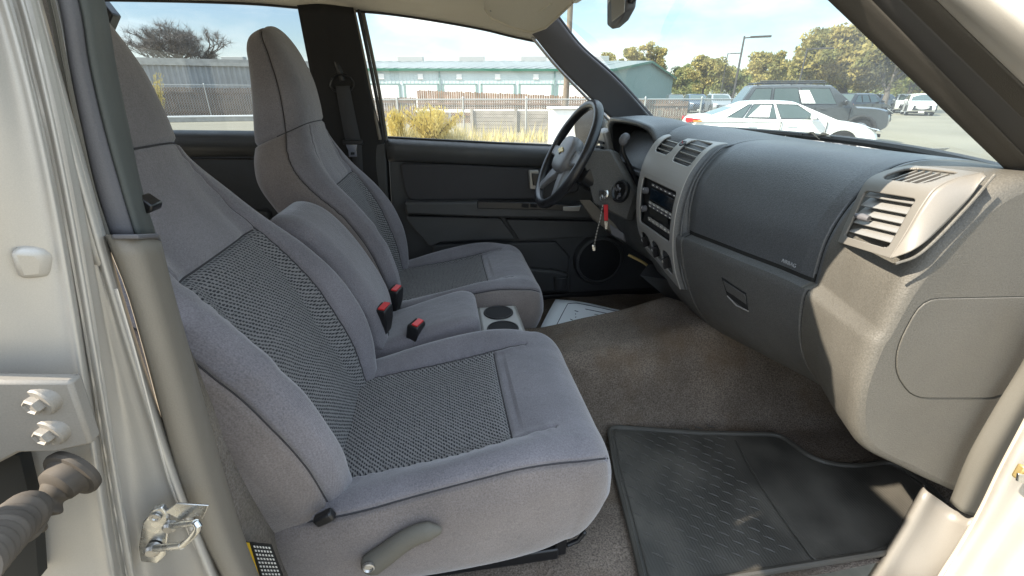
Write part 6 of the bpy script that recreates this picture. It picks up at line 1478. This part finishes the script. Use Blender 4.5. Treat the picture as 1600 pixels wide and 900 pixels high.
    for s in (-1, 1):
        hx, hz, hh = spec['hl']; b = MB(); b.prism([(xf-hx, s*W_/2*.905, hz+hh), (xf-.08, s*W_/2*.55, hz+hh*.2), (xf-.035, s*W_/2*.55, hz-hh*.4), (xf-.10, s*W_/2*.90, hz-hh*.3)], (.025, s*.02, 0)); bld(b, 'headlight', 'head_lamp', t, bev=.01)
        tx, tz, th = spec['tl']; b = MB(); b.prism([(xr+tx, s*W_/2*.935, tz+th*.6), (xr+.07, s*W_/2*.86, tz+th), (xr+.05, s*W_/2*.5, tz+th*.8), (xr+.05, s*W_/2*.5, tz), (xr+.07, s*W_/2*.88, tz-th*.2)], (-.02, s*.02, 0)); tlm = bld(b, 'tail_light', 'tail_lamp', t, bev=.01)
        b = MB(); b.box((xr+tx*.7, s*W_/2*.96, tz+.02), (tx*.5, .015, .035)); bld(b, 'indicator', 'amber_lamp', tlm)
        mx_ = spec['mir']; b = MB(); b.box((mx_, s*(W_/2+.09), zb+.10), (.12, .20, .15)); bld(b, 'mirror', spec.get('mirm', paint), t, bev=.035)
        for k, ux_ in enumerate(spec['handles']): b = MB(); b.box((ux_, s*(W_/2*.985), zb-.10), (.2, .03, .035)); bld(b, 'door_handle', paint, t, bev=.01)
        for ux_ in spec['seams']: b = MB(); b.box((ux_, s*W_/2*.972, zb-.34), (.012, .02, .62)); bld(b, 'door_seam', 'car_black', t, smooth=False)
        b = MB(); b.box((0, s*W_/2*.955, .30), (L_*.52, .06, .10)); bld(b, 'side_skirt', 'cladding', t, bev=.02)
    gx, gz0, gz1, gw = spec['grille']; b = MB(); b.prism([(gx, -gw, gz0), (gx, gw, gz0), (gx-.03, gw*.9, gz1), (gx-.03, -gw*.9, gz1)], (.03, 0, 0)); gr_ = bld(b, 'grille', 'car_black', t, bev=.01)
    for k in range(4): b = MB(); z = gz0+(gz1-gz0)*(k+.5)/4; b.box((gx+.03, 0, z), (.02, gw*1.8, .018)); bld(b, 'grille_bar', 'alloy_dark', gr_)
    b = MB(); b.box((gx+.05, 0, gz0-.12), (.02, .36, .11)); bld(b, 'front_plate', 'price_sheet', t)
    b = MB(); b.box((0, 0, .26), (L_*.9, W_*.8, .10)); bld(b, 'underbody', 'cladding', t, smooth=False)
    if spec.get('rack'):
        for s in (-1, 1):
            b = MB(); b.tube([(r1+.1, s*wt*.86, zt+.09), (f1-.15, s*wt*.86, zt+.09)], .022, 8)
            for x in (r1+.15, (r1+f1)/2, f1-.2): b.tube([(x, s*wt*.86, zt+.0), (x, s*wt*.86, zt+.09)], .02, 6)
            bld(b, 'roof_rail', 'car_black', t)
        b = MB()
        for x in np.linspace(r1+.25, f1-.35, 6): b.tube([(x, -wt*.86, zt+.10), (x, wt*.86, zt+.10)], .016, 6)
        b.tube([(r1+.2, -wt*.8, zt+.14), (f1-.2, -wt*.8, zt+.14)], .02, 6); bld(b, 'roof_rack', 'car_black', t)
    for u, v0, v1, dx_ in (sheet_ or []):
        q = [cabp(u-dx_, v0, -1, .028), cabp(u+dx_, v0, -1, .028), cabp(u+dx_, v1, -1, .028), cabp(u-dx_, v1, -1, .028)]
        b = MB(); b.prism(q, (0, -.004, 0)); bld(b, 'window_sheet', 'price_sheet', t, smooth=False)
    return t
sedan = dict(L=4.65, W=1.80, body=[(-2.28, .42), (-2.32, .62), (-2.26, .93), (-1.95, 1.03), (-1.4, 1.02), (.75, .965), (1.3, .93), (1.9, .83), (2.2, .70), (2.31, .52), (2.28, .32), (1.9, .22), (-1.9, .22), (-2.2, .30)],
  belt=.925, roof=1.335, cab=(-1.95, 1.22, -.85, .22), tw=.76, win=[(.17, .30, .12, .17), (.315, .565, .20, .53), (.60, .88, .58, .93)], wr=.335, axles=(-1.33, 1.37), hl=(.50, .70, .09), tl=(.42, .86, .10), mir=.62,
  handles=(-.75, .18), seams=(-.05, .98), grille=(2.26, .40, .58, .55))
suv = dict(L=4.85, W=1.92, body=[(-2.36, .50), (-2.42, .80), (-2.38, 1.18), (-1.9, 1.22), (.9, 1.17), (1.3, 1.17), (2.0, 1.12), (2.33, 1.02), (2.42, .80), (2.38, .52), (2.0, .40), (-2.0, .40), (-2.3, .44)],
  belt=1.18, roof=1.80, cab=(-2.36, 1.15, -1.98, .38), tw=.81, win=[(.05, .27, .05, .25), (.30, .54, .28, .56), (.575, .86, .595, .93)], wr=.40, axles=(-1.36, 1.43), hl=(.34, .98, .12), tl=(.22, 1.02, .2), mir=.80, mirm='car_black',
  handles=(-.80, .25), seams=(-1.0, .0, 1.05), grille=(2.40, .70, 1.0, .60), rack=True, clad=True)
cross = dict(L=4.5, W=1.85, body=[(-2.18, .45), (-2.24, .75), (-2.18, 1.08), (-1.7, 1.10), (.9, 1.06), (1.4, 1.02), (1.95, .93), (2.2, .82), (2.25, .60), (2.2, .38), (1.8, .28), (-1.8, .28), (-2.1, .36)],
  belt=1.06, roof=1.63, cab=(-2.15, 1.22, -1.65, .25), tw=.76, win=[(.10, .30, .10, .24), (.33, .56, .27, .56), (.585, .86, .585, .92)], wr=.36, axles=(-1.3, 1.33), hl=(.4, .83, .10), tl=(.3, .95, .12), mir=.72,
  handles=(-.7, .2), seams=(0.0, 1.0), grille=(2.22, .42, .78, .62), clad=True)
def between(px0, px1, h, L_):
    """ground point where a car of length L_ heading h fills the columns px0..px1"""
    d = Vector((math.cos(h), math.sin(h), 0)); best = None; z = Vector((0, 0, CAM.z))
    for D in np.arange(5, 40, .1):
        for pm in np.arange(px0+40, px1-20, 4):
            c = bearing(pm, D); e = abs(proj(c-d*L_/2+z)[0]-px0)+abs(proj(c+d*L_/2+z)[0]-px1)
            if best is None or e < best[0]: best = (e, c)
    return best[1]
def lane(px0, px1, Dy):
    a = PX; u = lambda px: (lambda d: d.x/d.y)(ray(px, 152)); return CAM.x+u(px0)*Dy, CAM.x+u(px1)*Dy
Dy = 9.6; x0, x1 = lane(1073, 1376, Dy); car('white sedan parked just beyond the windshield with a white sheet in its rear side window', between(1073, 1378, -.40, 4.65), -.40, dict(sedan), 'car_white', sheet_=[(.42, .15, .80, .085)])
Dy = 13.4; x0, x1 = lane(1143, 1388, Dy); car('dark grey off-road car with a roof rack parked behind the white sedan', between(1143, 1389, -.40, 4.85), -.40, dict(suv), 'car_dark', sheet_=[(.62, .12, .75, .06)], alloy='alloy')
p = at(1440, 53); d = (Vector((CAM.x, CAM.y, 0))-p); car('white car facing the camera far across the car park, nearest to the windshield post', tuple(p), math.atan2(d.y, d.x)+.12, dict(cross), 'car_white', 'cars parked across the far side')
p = at(1418, 60); car('white car half hidden behind the white car that faces the camera', tuple(p), math.atan2(d.y, d.x)+.1, dict(cross), 'car_white', 'cars parked across the far side')
p = at(1345, 40); car('black car parked beyond the dark grey hood, under the big oak', tuple(p), .25, dict(cross), 'car_black', 'cars parked across the far side')
p = at(1380, 66); car('small dark blue car far off under the grey tree', tuple(p), .3, dict(cross), 'car_blue', 'cars parked across the far side')
for px, D, sp_, m_, hd, l_ in ((1055, 58, cross, 'car_dark', -1.9, 'dark car in the far row, beside the shed end'), (1088, 50, cross, 'car_blue', -1.9, 'middle car of the far row, dark blue'), (1124, 47, cross, 'car_silver', -1.9, 'silver car of the far row, just above the white sedan tail')):
    car(l_, tuple(at(px, D)), hd, dict(sp_), m_, 'cars parked in the far row')

# dry leaves blown against the foot of the windshield
proto = None; rnd = random.Random(9)
for i in range(12):
    px = 1176+i*11+rnd.uniform(-4, 4); p = PX(px, 212+rnd.uniform(-4, 4), 1.06)
    if proto is None:
        proto = thing('dry_leaf', 'dry leaf lying on the cowl at the foot of the windshield', 'leaf', tuple(p), 'dry leaves caught below the windshield')
        lf = mesh('leaf_blade', [p+Vector(v) for v in ((0, -.018, 0), (-.008, -.004, .006), (0, .02, .002), (.009, .002, .007), (0, 0, .0))], [(0, 4, 1), (1, 4, 2), (2, 4, 3), (3, 4, 0)], 'kerb_stone', proto, smooth=False, fix=False)
        mesh('leaf_stem', [p+Vector(v) for v in ((0, -.018, 0), (.001, -.030, .003), (.002, -.018, 0))], [(0, 1, 2)], 'wood_pole', proto, smooth=False, fix=False)
    else:
        c = proto.copy(); COL.objects.link(c); c.location = p; c.rotation_euler = (rnd.uniform(-.4, .4), rnd.uniform(-.4, .4), rnd.uniform(0, 6.28)); s = rnd.uniform(.7, 1.5); c.scale = (s, s, s)
        for ch in list(proto.children): d = ch.copy(); COL.objects.link(d); d.parent = c
